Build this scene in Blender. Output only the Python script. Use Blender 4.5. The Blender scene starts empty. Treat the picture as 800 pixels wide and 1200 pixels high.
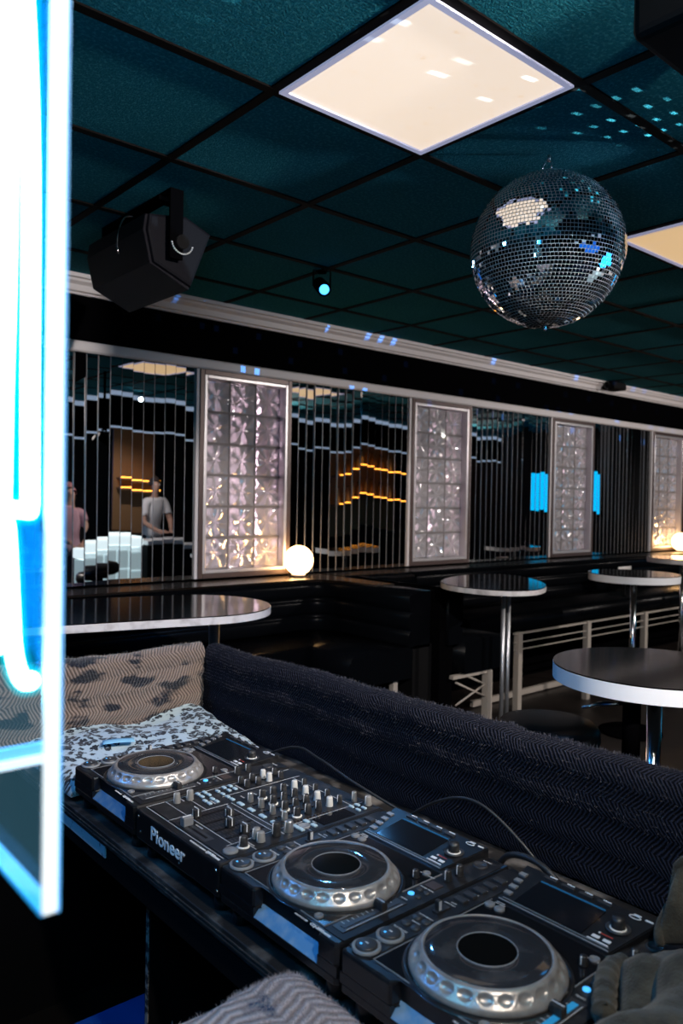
import bpy, bmesh, math, random
from mathutils import Vector, Matrix
from math import sin, cos, pi, radians
random.seed(7)
S = bpy.context.scene
COL = S.collection
# ------------------------------------------------------------------ helpers
class MB:
    """collects primitives into one bmesh; every primitive takes a material slot index"""
    def __init__(s):
        s.bm = bmesh.new(); s.uv = None
    def _fin(s, verts, mi, smooth, M=None):
        if M is not None:
            bmesh.ops.transform(s.bm, matrix=M, verts=verts)
        for f in {f for v in verts for f in v.link_faces}:
            f.material_index = mi; f.smooth = smooth
    def box(s, c, d, mi=0, bev=0.0, rz=0.0, M=None, seg=2):
        r = bmesh.ops.create_cube(s.bm, size=1.0)
        vs = r['verts']
        bmesh.ops.transform(s.bm, matrix=Matrix.LocRotScale(None, None, Vector(d)), verts=vs)
        if bev > 0:
            es = list({e for v in vs for e in v.link_edges})
            rb = bmesh.ops.bevel(s.bm, geom=es, offset=min(bev, min(d)*0.49), segments=seg, affect='EDGES', profile=0.5)
            vs = list({v for f in rb['faces'] for v in f.verts} | {v for v in vs if v.is_valid})
        T = Matrix.Translation(Vector(c)) @ Matrix.Rotation(rz, 4, 'Z')
        if M is not None: T = M @ T
        s._fin(vs, mi, False, T)
        return s
    def cyl(s, p0, p1, r0, r1=None, seg=16, mi=0, caps=True, smooth=True):
        r1 = r0 if r1 is None else r1
        p0, p1 = Vector(p0), Vector(p1); d = p1-p0
        r = bmesh.ops.create_cone(s.bm, cap_ends=caps, segments=seg, radius1=r0, radius2=r1, depth=d.length)
        q = d.to_track_quat('Z', 'Y').to_matrix().to_4x4()
        vs = r['verts']
        s._fin(vs, mi, smooth, Matrix.Translation((p0+p1)/2) @ q)
        for f in {f for v in vs for f in v.link_faces}:
            if len(f.verts) > 4: f.smooth = False
        return s
    def lathe(s, prof, o=(0,0,0), seg=32, mi=0, smooth=True, M=None, mis=None):
        rings = []
        new = []
        for (r, z) in prof:
            if r < 1e-6:
                v = s.bm.verts.new((0,0,z)); new.append(v); rings.append([v])
            else:
                ring = [s.bm.verts.new((r*cos(2*pi*k/seg), r*sin(2*pi*k/seg), z)) for k in range(seg)]
                new += ring; rings.append(ring)
        for a in range(len(rings)-1):
            A, B = rings[a], rings[a+1]
            m = mi if mis is None else mis[a]
            for k in range(seg):
                k2 = (k+1) % seg
                if len(A) == 1 and len(B) == 1: continue
                if len(A) == 1: f = s.bm.faces.new((A[0], B[k], B[k2]))
                elif len(B) == 1: f = s.bm.faces.new((A[k], A[k2], B[0]))
                else: f = s.bm.faces.new((A[k], A[k2], B[k2], B[k]))
                f.material_index = m; f.smooth = smooth
        T = Matrix.Translation(Vector(o))
        if M is not None: T = M @ T
        bmesh.ops.transform(s.bm, matrix=T, verts=new)
        return s
    def tube(s, pts, r, seg=10, mi=0, closed=False, caps=True):
        pts = [Vector(p) for p in pts]; n = len(pts)
        rings = []; up = None
        for i, p in enumerate(pts):
            if closed: t = pts[(i+1) % n]-pts[i-1]
            else: t = pts[min(i+1, n-1)]-pts[max(i-1, 0)]
            t.normalize()
            if up is None:
                up = Vector((0,0,1)) if abs(t.z) < .9 else Vector((1,0,0))
            a = t.cross(up)
            if a.length < 1e-5: a = t.orthogonal()
            a.normalize(); b = a.cross(t).normalized(); up = b
            rr = r[i] if isinstance(r, (list, tuple)) else r
            rings.append([s.bm.verts.new(p+a*rr*cos(2*pi*k/seg)+b*rr*sin(2*pi*k/seg)) for k in range(seg)])
        m = n if closed else n-1
        for i in range(m):
            A, B = rings[i], rings[(i+1) % n]
            for k in range(seg):
                f = s.bm.faces.new((A[k], A[(k+1) % seg], B[(k+1) % seg], B[k])); f.smooth = True; f.material_index = mi
        if caps and not closed:
            for R in (rings[0], rings[-1]):
                f = s.bm.faces.new(R); f.material_index = mi
        return s
    def prism(s, poly, z0, z1, mi=0, M=None, smooth=False, bev=0.0):
        """extrude an xy polygon from z0 to z1"""
        a = [s.bm.verts.new((x, y, z0)) for x, y in poly]; b = [s.bm.verts.new((x, y, z1)) for x, y in poly]
        n = len(poly); fs = []
        fs.append(s.bm.faces.new(list(reversed(a)))); fs.append(s.bm.faces.new(b))
        for k in range(n):
            f = s.bm.faces.new((a[k], a[(k+1) % n], b[(k+1) % n], b[k])); fs.append(f); f.smooth = smooth
        for f in fs: f.material_index = mi
        vs = a+b
        if bev > 0:
            es = list({e for f in fs[:2] for e in f.edges})
            rb = bmesh.ops.bevel(s.bm, geom=es, offset=bev, segments=2, affect='EDGES', profile=0.5)
            vs = list({v for f in rb['faces'] for v in f.verts} | {v for v in vs if v.is_valid})
            for f in rb['faces']: f.material_index = mi
        if M is not None: bmesh.ops.transform(s.bm, matrix=M, verts=vs)
        return s
    def grid(s, fn, nu, nv, mi=0, smooth=True, uvfn=None, closed_u=False):
        """surface fn(i/nu, j/nv) -> xyz; uvfn -> uv"""
        V = [[s.bm.verts.new(fn(i/nu, j/nv)) for j in range(nv+1)] for i in range(nu+(0 if closed_u else 1))]
        if uvfn and s.uv is None: s.uv = s.bm.loops.layers.uv.new('UVMap')
        n = len(V)
        for i in range(nu):
            for j in range(nv):
                i2 = (i+1) % n
                f = s.bm.faces.new((V[i][j], V[i2][j], V[i2][j+1], V[i][j+1])); f.smooth = smooth; f.material_index = mi
                if uvfn:
                    for l, (a, b) in zip(f.loops, ((i, j), (i+1, j), (i+1, j+1), (i, j+1))):
                        l[s.uv].uv = uvfn(a/nu, b/nv)
        return s
    def quad(s, pts, mi=0):
        f = s.bm.faces.new([s.bm.verts.new(p) for p in pts]); f.material_index = mi
        return s
    def build(s, name, mats, parent=None, normals=True):
        if normals: bmesh.ops.recalc_face_normals(s.bm, faces=s.bm.faces)
        me = bpy.data.meshes.new(name); s.bm.to_mesh(me); s.bm.free()
        for m in (mats if isinstance(mats, (list, tuple)) else [mats]): me.materials.append(m)
        o = bpy.data.objects.new(name, me); COL.objects.link(o)
        if parent is not None: o.parent = parent
        return o
def tag(o, label=None, cat=None, group=None, kind=None):
    if label: o['label'] = label
    if cat: o['category'] = cat
    if group: o['group'] = group
    if kind: o['kind'] = kind
    return o
def thing(name, loc=(0,0,0), label=None, cat=None, group=None, rz=0.0, kind=None):
    o = bpy.data.objects.new(name, None); COL.objects.link(o)
    o.empty_display_size = .05
    o.location = loc; o.rotation_euler = (0,0,rz)
    return tag(o, label, cat, group, kind)
def kids(o): return [c for c in bpy.data.objects if c.parent == o]
def copy_tree(o, parent=None):
    c = o.copy(); COL.objects.link(c); c.parent = parent
    for ch in kids(o): copy_tree(ch, c)
    return c
def text_obj(name, txt, size, mat, parent, loc, rot=(0,0,0), bold=0.0, ext=0.0004, align='LEFT', xs=1.0, space=1.0):
    cu = bpy.data.curves.new(name, 'FONT'); cu.body = txt; cu.size = size; cu.offset = bold; cu.extrude = ext
    cu.align_x = align; cu.space_character = space; cu.resolution_u = 3
    t = bpy.data.objects.new(name, cu); COL.objects.link(t)
    dg = bpy.context.evaluated_depsgraph_get(); dg.update()
    me = bpy.data.meshes.new_from_object(t.evaluated_get(dg))
    bpy.data.objects.remove(t); bpy.data.curves.remove(cu)
    me.materials.clear(); me.materials.append(mat)
    o = bpy.data.objects.new(name, me); COL.objects.link(o)
    o.parent = parent; o.location = loc; o.rotation_euler = rot; o.scale = (xs, 1, 1)
    return o
# ------------------------------------------------------------------ materials
MATS = {}
def mat(name, col, rough=.5, metal=0.0, emit=None, es=0.0, bump=None, var=None, sheen=0.0, coat=0.0, spec=.5, trans=0.0, ior=1.45, alpha=1.0):
    """bump=(scale, strength, detail); var=(colour2, scale, lo, hi): mottles the colour with noise"""
    m = bpy.data.materials.new(name); m.use_nodes = True
    nt = m.node_tree; b = nt.nodes['Principled BSDF']
    b.inputs['Base Color'].default_value = (*col, 1); b.inputs['Roughness'].default_value = rough
    b.inputs['Metallic'].default_value = metal; b.inputs['Specular IOR Level'].default_value = spec
    b.inputs['Sheen Weight'].default_value = sheen; b.inputs['Coat Weight'].default_value = coat
    b.inputs['Transmission Weight'].default_value = trans; b.inputs['IOR'].default_value = ior
    b.inputs['Alpha'].default_value = alpha
    if emit: b.inputs['Emission Color'].default_value = (*emit, 1); b.inputs['Emission Strength'].default_value = es
    tc = nt.nodes.new('ShaderNodeTexCoord')
    if var:
        c2, sc, lo, hi = var
        n = nt.nodes.new('ShaderNodeTexNoise'); n.inputs['Scale'].default_value = sc; n.inputs['Detail'].default_value = 6
        r = nt.nodes.new('ShaderNodeValToRGB'); r.color_ramp.elements[0].position = lo; r.color_ramp.elements[1].position = hi
        r.color_ramp.elements[0].color = (*col, 1); r.color_ramp.elements[1].color = (*c2, 1)
        nt.links.new(tc.outputs['Object'], n.inputs['Vector']); nt.links.new(n.outputs['Fac'], r.inputs['Fac'])
        nt.links.new(r.outputs['Color'], b.inputs['Base Color'])
    if bump:
        n = nt.nodes.new('ShaderNodeTexNoise'); n.inputs['Scale'].default_value = bump[0]; n.inputs['Detail'].default_value = bump[2]
        bp = nt.nodes.new('ShaderNodeBump'); bp.inputs['Strength'].default_value = bump[1]; bp.inputs['Distance'].default_value = .01
        nt.links.new(tc.outputs['Object'], n.inputs['Vector']); nt.links.new(n.outputs['Fac'], bp.inputs['Height'])
        nt.links.new(bp.outputs['Normal'], b.inputs['Normal'])
    MATS[name] = m
    return m
def N(m, t, **kw):
    n = m.node_tree.nodes.new(t)
    for k, v in kw.items(): setattr(n, k, v)
    return n
def math_node(m, op, a, b=None, c=None):
    n = N(m, 'ShaderNodeMath', operation=op)
    for k, v in enumerate((a, b, c)):
        if v is None: continue
        if isinstance(v, (int, float)): n.inputs[k].default_value = v
        else: m.node_tree.links.new(v, n.inputs[k])
    return n.outputs[0]
def fleece(name, c_lo, c_hi, period, zig, amp, patch=None, patch_amt=0.0, sheen=.3, bumpd=.006, rlo=.3):
    """plush throw with a zigzag (herringbone) pile, laid out along the cloth's own UV in metres"""
    m = mat(name, c_hi, .95, sheen=sheen, spec=.15)
    L = m.node_tree.links; b = m.node_tree.nodes['Principled BSDF']
    uv = N(m, 'ShaderNodeUVMap'); sp = N(m, 'ShaderNodeSeparateXYZ'); L.new(uv.outputs[0], sp.inputs[0])
    nz = N(m, 'ShaderNodeTexNoise'); nz.inputs['Scale'].default_value = 9; nz.inputs['Detail'].default_value = 3
    L.new(uv.outputs[0], nz.inputs['Vector'])
    warp = math_node(m, 'MULTIPLY', math_node(m, 'SUBTRACT', nz.outputs['Fac'], .5), .03)
    tri = math_node(m, 'PINGPONG', sp.outputs['Y'], zig)
    u = math_node(m, 'ADD', math_node(m, 'ADD', sp.outputs['X'], math_node(m, 'MULTIPLY', tri, amp)), warp)
    w = math_node(m, 'SINE', math_node(m, 'MULTIPLY', u, 2*pi/period))
    w = math_node(m, 'MULTIPLY_ADD', w, .5, .5)
    fz = N(m, 'ShaderNodeTexNoise'); fz.inputs['Scale'].default_value = 420; fz.inputs['Detail'].default_value = 4
    L.new(uv.outputs[0], fz.inputs['Vector'])
    h = math_node(m, 'ADD', math_node(m, 'MULTIPLY', w, .55), math_node(m, 'MULTIPLY', fz.outputs['Fac'], .6))
    r = N(m, 'ShaderNodeValToRGB'); r.color_ramp.elements[0].position = rlo; r.color_ramp.elements[1].position = .85
    r.color_ramp.elements[0].color = (*c_lo, 1); r.color_ramp.elements[1].color = (*c_hi, 1)
    L.new(h, r.inputs['Fac']); outc = r.outputs['Color']
    if patch:
        pn = N(m, 'ShaderNodeTexNoise'); pn.inputs['Scale'].default_value = 7; pn.inputs['Detail'].default_value = 5
        mp = N(m, 'ShaderNodeMapping'); mp.inputs['Scale'].default_value = (1, 2.2, 1)
        L.new(uv.outputs[0], mp.inputs['Vector']); L.new(mp.outputs[0], pn.inputs['Vector'])
        pr = N(m, 'ShaderNodeValToRGB'); pr.color_ramp.elements[0].position = patch_amt; pr.color_ramp.elements[1].position = patch_amt+.05
        L.new(pn.outputs['Fac'], pr.inputs['Fac'])
        mx = N(m, 'ShaderNodeMix', data_type='RGBA'); L.new(pr.outputs['Color'], mx.inputs['Factor'])
        L.new(outc, mx.inputs['A']); mx.inputs['B'].default_value = (*patch, 1); outc = mx.outputs['Result']
    L.new(outc, b.inputs['Base Color'])
    bp = N(m, 'ShaderNodeBump'); bp.inputs['Distance'].default_value = bumpd; bp.inputs['Strength'].default_value = .9
    L.new(h, bp.inputs['Height']); L.new(bp.outputs['Normal'], b.inputs['Normal'])
    return m
M = MATS
# building
mat('ceiling_felt', (.010, .165, .215), .95, bump=(160, .7, 6), var=((.06, .34, .38), 95, .48, .78), spec=.1)
mat('ceiling_bar', (.003, .0022, .002), .7, spec=.08)
mat('black_paint', (.0018, .0018, .0022), .6, spec=.0)
mat('black_matt', (.003, .003, .0035), .7, spec=.15)
mat('dark_wall', (.015, .013, .013), .6)
mat('white_paint', (.72, .68, .68), .45)
mat('aluminium', (.62, .60, .62), .35, .6)
mat('bronze_frame', (.10, .07, .065), .35, .3)
mat('mirror', (.80, .80, .80), .005, 1.0)
mat('mirror_edge', (.24, .24, .25), .35, .2)
mat('floor_wood', (.010, .008, .007), .42, var=((.018, .013, .011), 6, .4, .7), bump=(30, .1, 3))
mat('panel_light_near', (.8, .8, .8), .5, emit=(1.0, .80, .62), es=.86)
mat('panel_light_far', (.8, .8, .8), .5, emit=(1.0, .66, .33), es=.66)
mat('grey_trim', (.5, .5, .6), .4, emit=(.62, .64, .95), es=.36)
# glass bricks
mat('brick_glass', (.90, .85, .88), .09, trans=.62, ior=1.36)
mat('mortar', (.20, .18, .18), .6)
mat('pale_backing', (.62, .55, .58), .6, emit=(1.0, .84, .90), es=.42)
mat('pink_tube', (.9, .8, .85), .4, emit=(1.0, .74, .88), es=9.0)
# bar furniture
mat('leather', (.002, .0025, .0035), .26, bump=(40, .12, 4), spec=.07)
mat('ledge_laminate', (.014, .009, .006), .20, spec=.5)
mat('chrome', (.75, .77, .80), .12, 1.0)
mat('brushed_steel', (.50, .51, .53), .38, .9)
mat('steel', (.60, .62, .64), .25, 1.0)
mat('cream_metal', (.40, .36, .315), .5)
mat('table_black', (.005, .0045, .005), .09, spec=.45)
mat('table_edge', (.80, .82, .84), .4)
mat('marble_edge', (.72, .70, .70), .3, var=((.45, .42, .42), 22, .45, .7))
mat('globe_glow', (1, .9, .8), .4, emit=(1.0, .56, .22), es=14.0)
mat('stool_vinyl', (.004, .0036, .0036), .4, spec=.3)
mat('paper_white', (.75, .72, .70), .6)
# mirror ball
mat('tile_mirror', (.93, .94, .95), .01, 1.0)
mat('ball_core', (.80, .80, .80), .35)
# fixtures
mat('speaker_body', (.0045, .0045, .007), .6, bump=(200, .15, 3), spec=.10)
mat('speaker_grille', (.005, .0045, .008), .5, bump=(400, .4, 2), spec=.2)
mat('edge_scuff', (.10, .10, .12), .5)
mat('blue_lens', (.1, .3, .8), .2, emit=(.06, .40, 1.0), es=3.5)
mat('white_hot', (1, 1, 1), .3, emit=(.75, .9, 1.0), es=30)
mat('cyan_lens', (.1, .3, .8), .2, emit=(.01, .36, 1.0), es=5)
mat('acrylic', (.93, .97, 1.0), .02, trans=1.0, ior=1.08)
mat('acrylic_edge', (.9, .97, 1.0), .3, emit=(.80, .90, .93), es=1.0)
mat('acrylic_edge_blue', (.3, .6, 1.0), .3, emit=(.02, .42, .95), es=.85)
mat('neon', (.9, 1, 1), .3, emit=(.20, .68, 1.0), es=44.0)
mat('neon_halo', (.1, .7, .8), .4, emit=(0.0, .80, .80), es=.9)
mat('sign_back', (.05, .3, .5), .4, emit=(0.0, .20, .45), es=.55)
# dj gear
mat('gear_body', (.006, .0065, .008), .36, coat=.2, var=((.020, .019, .019), 60, .55, .8))
mat('gear_top', (.010, .010, .0115), .45, spec=.3, var=((.045, .042, .039), 45, .50, .85))
mat('gear_gloss', (.006, .006, .008), .12)
mat('gear_line', (.20, .21, .22), .4)
mat('print_white', (.62, .63, .64), .5)
mat('print_dim', (.44, .45, .46), .5)
mat('jog_ring', (.40, .385, .37), .34, .55, var=((.26, .25, .24), 40, .45, .75))
mat('jog_plate', (.022, .023, .027), .07, var=((.060, .060, .062), 26, .5, .8))
mat('jog_center', (.004, .0035, .0035), .07, spec=.4)
mat('screen', (.006, .007, .010), .08)
mat('button_grey', (.16, .165, .17), .4)
mat('button_dark', (.03, .031, .034), .4)
mat('button_ice', (.33, .45, .52), .35)
mat('button_led', (.1, .4, .9), .3, emit=(.05, .45, 1.0), es=1.0)
mat('ring_light', (.75, .72, .66), .3)
mat('knob_black', (.018, .018, .019), .38, var=((.07, .066, .06), 90, .5, .8))
mat('knob_grey', (.20, .195, .185), .38)
mat('knob_white', (.52, .51, .48), .4)
mat('knob_metal', (.55, .53, .50), .3, .9)
mat('slot_blue', (.10, .24, .42), .22, var=((.22, .32, .42), 40, .45, .7))  # the sign's blue reflection put into the lip's colour
mat('lcd_blue', (.02, .10, .2), .2, emit=(.02, .30, .62), es=.55)
mat('screen_edge_blue', (.02, .08, .16), .2, emit=(.02, .20, .45), es=.20)
mat('lcd_brown', (.05, .035, .03), .4)
mat('red_print', (.5, .06, .04), .5)
# booth
mat('desk_top', (.014, .013, .0125), .55, var=((.17, .155, .14), 13, .50, .74), bump=(40, .2, 5))
mat('desk_ply', (.030, .027, .025), .6, var=((.11, .095, .08), 55, .55, .7))
mat('desk_dark', (.003, .003, .0035), .7, spec=.15)
mat('chip_wood', (.30, .27, .24), .7, var=((.02, .02, .02), 80, .45, .55))
mat('peeled_paint', (.40, .50, .54), .6, var=((.10, .12, .13), 60, .60, .70))
mat('blue_plastic', (.012, .085, .34), .45)
mat('jacket_cloth', (.026, .024, .018), .9, var=((.060, .054, .040), 30, .4, .7), bump=(300, .35, 3), sheen=.15, spec=.2)
mat('cable_rubber', (.015, .016, .018), .45)
fleece('navy_fleece', (.0012, .0014, .003), (.024, .026, .041), .0088, .036, .8, sheen=0, rlo=.42)
fleece('taupe_fleece', (.085, .062, .05), (.33, .245, .20), .0105, .05, .55, patch=(.010, .012, .02), patch_amt=.53)
fleece('mauve_fleece', (.20, .155, .16), (.62, .52, .52), .017, .05, .5, patch=(.03, .05, .11), patch_amt=.61, bumpd=.01)
def leopard():
    m = mat('leopard_cloth', (.62, .66, .68), .9, sheen=.2, spec=.2)
    L = m.node_tree.links; b = m.node_tree.nodes['Principled BSDF']
    uv = N(m, 'ShaderNodeUVMap')
    nz = N(m, 'ShaderNodeTexNoise'); nz.inputs['Scale'].default_value = 60
    L.new(uv.outputs[0], nz.inputs['Vector'])
    ad = N(m, 'ShaderNodeMix', data_type='RGBA', blend_type='LINEAR_LIGHT'); ad.inputs['Factor'].default_value = .012
    L.new(uv.outputs[0], ad.inputs['A']); L.new(nz.outputs['Color'], ad.inputs['B'])
    vo = N(m, 'ShaderNodeTexVoronoi', feature='F1'); vo.inputs['Scale'].default_value = 46; vo.inputs['Randomness'].default_value = .9
    L.new(ad.outputs['Result'], vo.inputs['Vector'])
    n2 = N(m, 'ShaderNodeTexNoise'); n2.inputs['Scale'].default_value = 130
    L.new(uv.outputs[0], n2.inputs['Vector'])
    d = math_node(m, 'ADD', vo.outputs['Distance'], math_node(m, 'MULTIPLY', math_node(m, 'SUBTRACT', n2.outputs['Fac'], .5), .30))
    r = N(m, 'ShaderNodeValToRGB'); e = r.color_ramp.elements
    e[0].position = 0; e[0].color = (.20, .25, .28, 1); e[1].position = 1; e[1].color = (.42, .52, .57, 1)
    for p, c in ((.18, (.20, .25, .28, 1)), (.25, (.012, .016, .022, 1)), (.47, (.012, .016, .022, 1)), (.55, (.38, .48, .53, 1))):
        k = e.new(p); k.color = c
    L.new(d, r.inputs['Fac']); L.new(r.outputs['Color'], b.inputs['Base Color'])
    return m
leopard()
# ------------------------------------------------------------------ the room
XL, XR, YB, YW = -3.0, 11.0, -4.5, 4.05
CH = 2.643                                   # ceiling height
GX, GY = 1.2805, 1.819                       # a crossing of the ceiling grid
tag(MB().box(((XL+XR)/2, (YB+YW)/2+.1, -.05), (XR-XL+.4, YW-YB+.6, .1)).build('floor', M['floor_wood']), kind='structure')
ceil = tag(MB().box(((XL+XR)/2, (YB+YW)/2+.1, CH+.05), (XR-XL+.4, YW-YB+.6, .1)).build('ceiling', M['ceiling_felt']), 'dark teal felt ceiling tiles in a black grid', kind='structure')
b = MB()
i = -8
for i in range(-8, 18):
    x = GX+.6*i
    if XL < x < XR: b.box((x, (YB+YW)/2, CH-.002), (.030, YW-YB, .006))
for j in range(-11, 5):
    y = GY+.6*j
    if YB < y < YW: b.box(((XL+XR)/2, y, CH-.0026), (XR-XL, .030, .006))
b.build('grid_bars', M['ceiling_bar'], ceil)
WIN = [2.352+1.772*k for k in range(4)]; WW = .67
ZB, ZT = 1.01, 2.245
wb = MB()
wb.box(((XL+XR)/2, YW+.1, ZB/2), (XR-XL+.4, .2, ZB))
wb.box(((XL+XR)/2, YW+.1, (ZT+CH)/2), (XR-XL+.4, .2, CH-ZT))
edges = [XL-.2]+[e for w in WIN for e in (w, w+WW)]+[XR+.2]
for a, c in zip(edges[::2], edges[1::2]): wb.box(((a+c)/2, YW+.1, (ZB+ZT)/2), (c-a, .2, ZT-ZB))
wb.box(((XL+XR)/2, YW+.26, 1.6), (XR-XL+.4, .06, 1.6))
tag(wb.build('wall_back', M['black_paint']), kind='structure')
tag(MB().box((XL-.1, (YB+YW)/2, CH/2), (.2, YW-YB+.2, CH)).build('wall_left', M['dark_wall']), kind='structure')
tag(MB().box((XR+.1, (YB+YW)/2, CH/2), (.2, YW-YB+.2, CH)).build('wall_right', M['dark_wall']), kind='structure')
tag(MB().box(((XL+XR)/2, YB-.1, CH/2), (XR-XL+.4, .2, CH)).build('wall_front', M['dark_wall']), kind='structure')
# cornice and the rail over the mirrors
b = MB()
prof = [(0, 2.545), (.014, 2.545), (.018, 2.556), (.034, 2.560), (.040, 2.590), (.062, 2.604), (.066, 2.616), (.082, 2.620), (.082, 2.640), (0, 2.640)]
def run(prof, x0, x1, y, mi=0, b=b):
    a = [b.bm.verts.new((x0, y-p, z)) for p, z in prof]; c = [b.bm.verts.new((x1, y-p, z)) for p, z in prof]
    n = len(prof)
    for k in range(n): b.bm.faces.new((a[k], a[(k+1) % n], c[(k+1) % n], c[k]))
    b.bm.faces.new(a); b.bm.faces.new(c)
run(prof, XL, XR, YW)
tag(b.build('trim_1', M['white_paint']), 'white moulded cornice below the ceiling', kind='structure')
b = MB()
run([(0, 2.247), (.022, 2.247), (.030, 2.256), (.030, 2.296), (.022, 2.304), (0, 2.304)], XL, XR, YW, b=b)
tag(b.build('trim_2', M['white_paint']), 'white rail above the mirrors', kind='structure')
# ---- glass-brick windows
def brick_mesh():
    b = MB(); n = 22; W = .182
    def star(u, v):
        x, y = (u-.5)*2, (v-.5)*2
        r = math.hypot(x, y); th = math.atan2(y, x)
        edge = max(0.0, min(1.0, (1-max(abs(x), abs(y)))/.12))
        t = abs(((th*3/pi+.15) % 1)-.5)*2; t = t**1.6                      # folded petals turning out of the middle
        return (0.0115*t*min(1, r*2.2)+.003*sin(7*x+2.5*y)) * edge
    b.grid(lambda u, v: ((u-.5)*W, -star(u, v), (v-.5)*W), n, n, smooth=False)
    b.grid(lambda u, v: ((u-.5)*W, .075+star(v, 1-u), (v-.5)*W), n, n, smooth=False)
    h = W/2
    for s in ((-h, -h, h, -h), (h, -h, h, h), (h, h, -h, h), (-h, h, -h, -h)):
        b.quad([(s[0], 0, s[1]), (s[2], 0, s[3]), (s[2], .075, s[3]), (s[0], .075, s[1])])
    bmesh.ops.remove_doubles(b.bm, verts=b.bm.verts, dist=1e-5)
    return b
brick0 = None
WL = ['glass brick window nearest the camera, warm globe lamp at its foot', 'second glass brick window along the mirrored wall', 'third glass brick window along the mirrored wall', 'farthest glass brick window, glowing amber at its foot']
for k, x0 in enumerate(WIN):
    w = thing('window_%d' % (k+1), (x0, YW, ZB), WL[k], None, None, kind='structure')
    H = ZT-ZB
    f = MB(); t = .03
    for c, d in (((t/2, .075, H/2), (t, .21, H)), ((WW-t/2, .075, H/2), (t, .21, H)), ((WW/2, .075, t/2), (WW-2*t, .21, t)), ((WW/2, .075, H-t/2), (WW-2*t, .21, t))): f.box(c, d, bev=.003)
    f.build('outer_frame', M['bronze_frame'], w)
    f = MB(); a = .03; t = .02
    for c, d in (((a+t/2, .02, H/2), (t, .10, H-2*a)), ((WW-a-t/2, .02, H/2), (t, .10, H-2*a)), ((WW/2, .02, a+t/2), (WW-2*a-2*t, .10, t)), ((WW/2, .02, H-a-t/2), (WW-2*a-2*t, .10, t))): f.box(c, d, bev=.003)
    f.build('inner_frame', M['aluminium'], w)
    f = MB(); f.box((-.011, -.008, H/2), (.022, .03, H), bev=.003); f.build('edge_post', M['white_paint'], w)
    if k > 0:
        f = MB(); f.box((WW+.008, -.006, H/2), (.016, .024, H), bev=.003); f.build('edge_post', M['white_paint'], w)
    g = MB()
    for q in (1, 2): g.box((.05+.19*q, .060, H/2), (.009, .07, H-.1))
    for q in range(1, 6): g.box((WW/2, .062, .05+.189*q), (.57, .076, .013))
    g.build('mortar', M['mortar'], w)
    for r in range(6):
        for c in range(3):
            if brick0 is None:
                o = brick0 = brick_mesh().build('glass_brick', M['brick_glass'], w)
            else:
                o = brick0.copy(); COL.objects.link(o); o.parent = w
            o.location = (.05+.095+.19*c, .03, .05+.0945+.189*r)
            q = random.randrange(4)
            o.rotation_euler = (0, q*pi/2, 0)
    p = MB(); p.box((WW/2, .222, H/2), (WW-.06, .012, H-.06)); p.build('backing_panel', M['pale_backing'], w)
    tb = MB(); tb.cyl((.545, .135, .06), (.545, .135, H-.06), .016, seg=14); tb.build('fluorescent_tube', M['pink_tube'], w)
# ---- mirror strips
def mirror_strip_mesh(W, H):
    b = MB()
    b.box((0, -.004, H/2), (W-.0035, .008, H), 0)
    return b
PAN = [(.10, WIN[0]-.022), (WIN[0]+WW, WIN[1]-.022), (WIN[1]+WW+.016, WIN[2]-.022), (WIN[2]+WW+.016, WIN[3]-.022), (WIN[3]+WW+.016, WIN[3]+WW+1.1)]
ML = ['mirror panel of narrow strips left of the first glass brick window', 'mirror panel of narrow strips between first and second glass brick windows', 'mirror panel between second and third glass brick windows, reflecting the mirror ball', 'mirror panel between third and fourth glass brick windows, with cyan reflections', 'mirror panel of strips beyond the farthest glass brick window']
for k, (a, c) in enumerate(PAN):
    pn = thing('strip_mirror', (a, YW, ZB), ML[k], 'mirror', 'strip mirrors along the wall')
    n = max(1, round((c-a)/.0655)); W = (c-a)/n; H = ZT-ZB
    m0 = None; bd = MB()
    for q in range(n):
        if m0 is None: o = m0 = mirror_strip_mesh(W, H).build('mirror_strip', M['mirror'], pn)
        else:
            o = m0.copy(); COL.objects.link(o); o.parent = pn
        x = a+W*(q+.5)
        o.location = (W*(q+.5), -.003, 0)
        o.rotation_euler = (radians(.34*sin(x*7.1)+.22*sin(x*17.3+1)+random.gauss(0, .10)), 0, radians(.25*sin(x*5.3+2)+random.gauss(0, .12)))
        if q: bd.box((W*q, -.008, H/2), (.0032, .012, H))
    bd.build('joint_beads', M['mirror_edge'], pn)
# ---- ceiling light panels (one tile each)
def ceiling_light(i, j, far, label):
    x0, y0 = GX+.6*i+.013, GY+.6*j+.013; s = .574
    t = thing('ceiling_light', (x0+s/2, y0+s/2, CH), label, 'ceiling light', 'square ceiling light panels')
    f = MB(); w = .018
    for c, d in (((0, -s/2+w/2, -.006), (s, w, .012)), ((0, s/2-w/2, -.006), (s, w, .012)), ((-s/2+w/2, 0, -.006), (w, s-2*w, .012)), ((s/2-w/2, 0, -.006), (w, s-2*w, .012))): f.box(c, d)
    f.build('frame', M['grey_trim'], t)
    d = MB(); d.box((0, 0, -.004), (s-2*w, s-2*w, .006)); d.build('diffuser', M['panel_light_far' if far else 'panel_light_near'], t)
ceiling_light(0, -1, False, 'large glowing square ceiling panel over the camera, beside the mirror ball')
ceiling_light(3, -1, True, 'amber ceiling panel half cut off at the right, behind the mirror ball')
ceiling_light(6, -1, True, 'amber ceiling panel further down the room, seen only in the mirrors')
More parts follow.
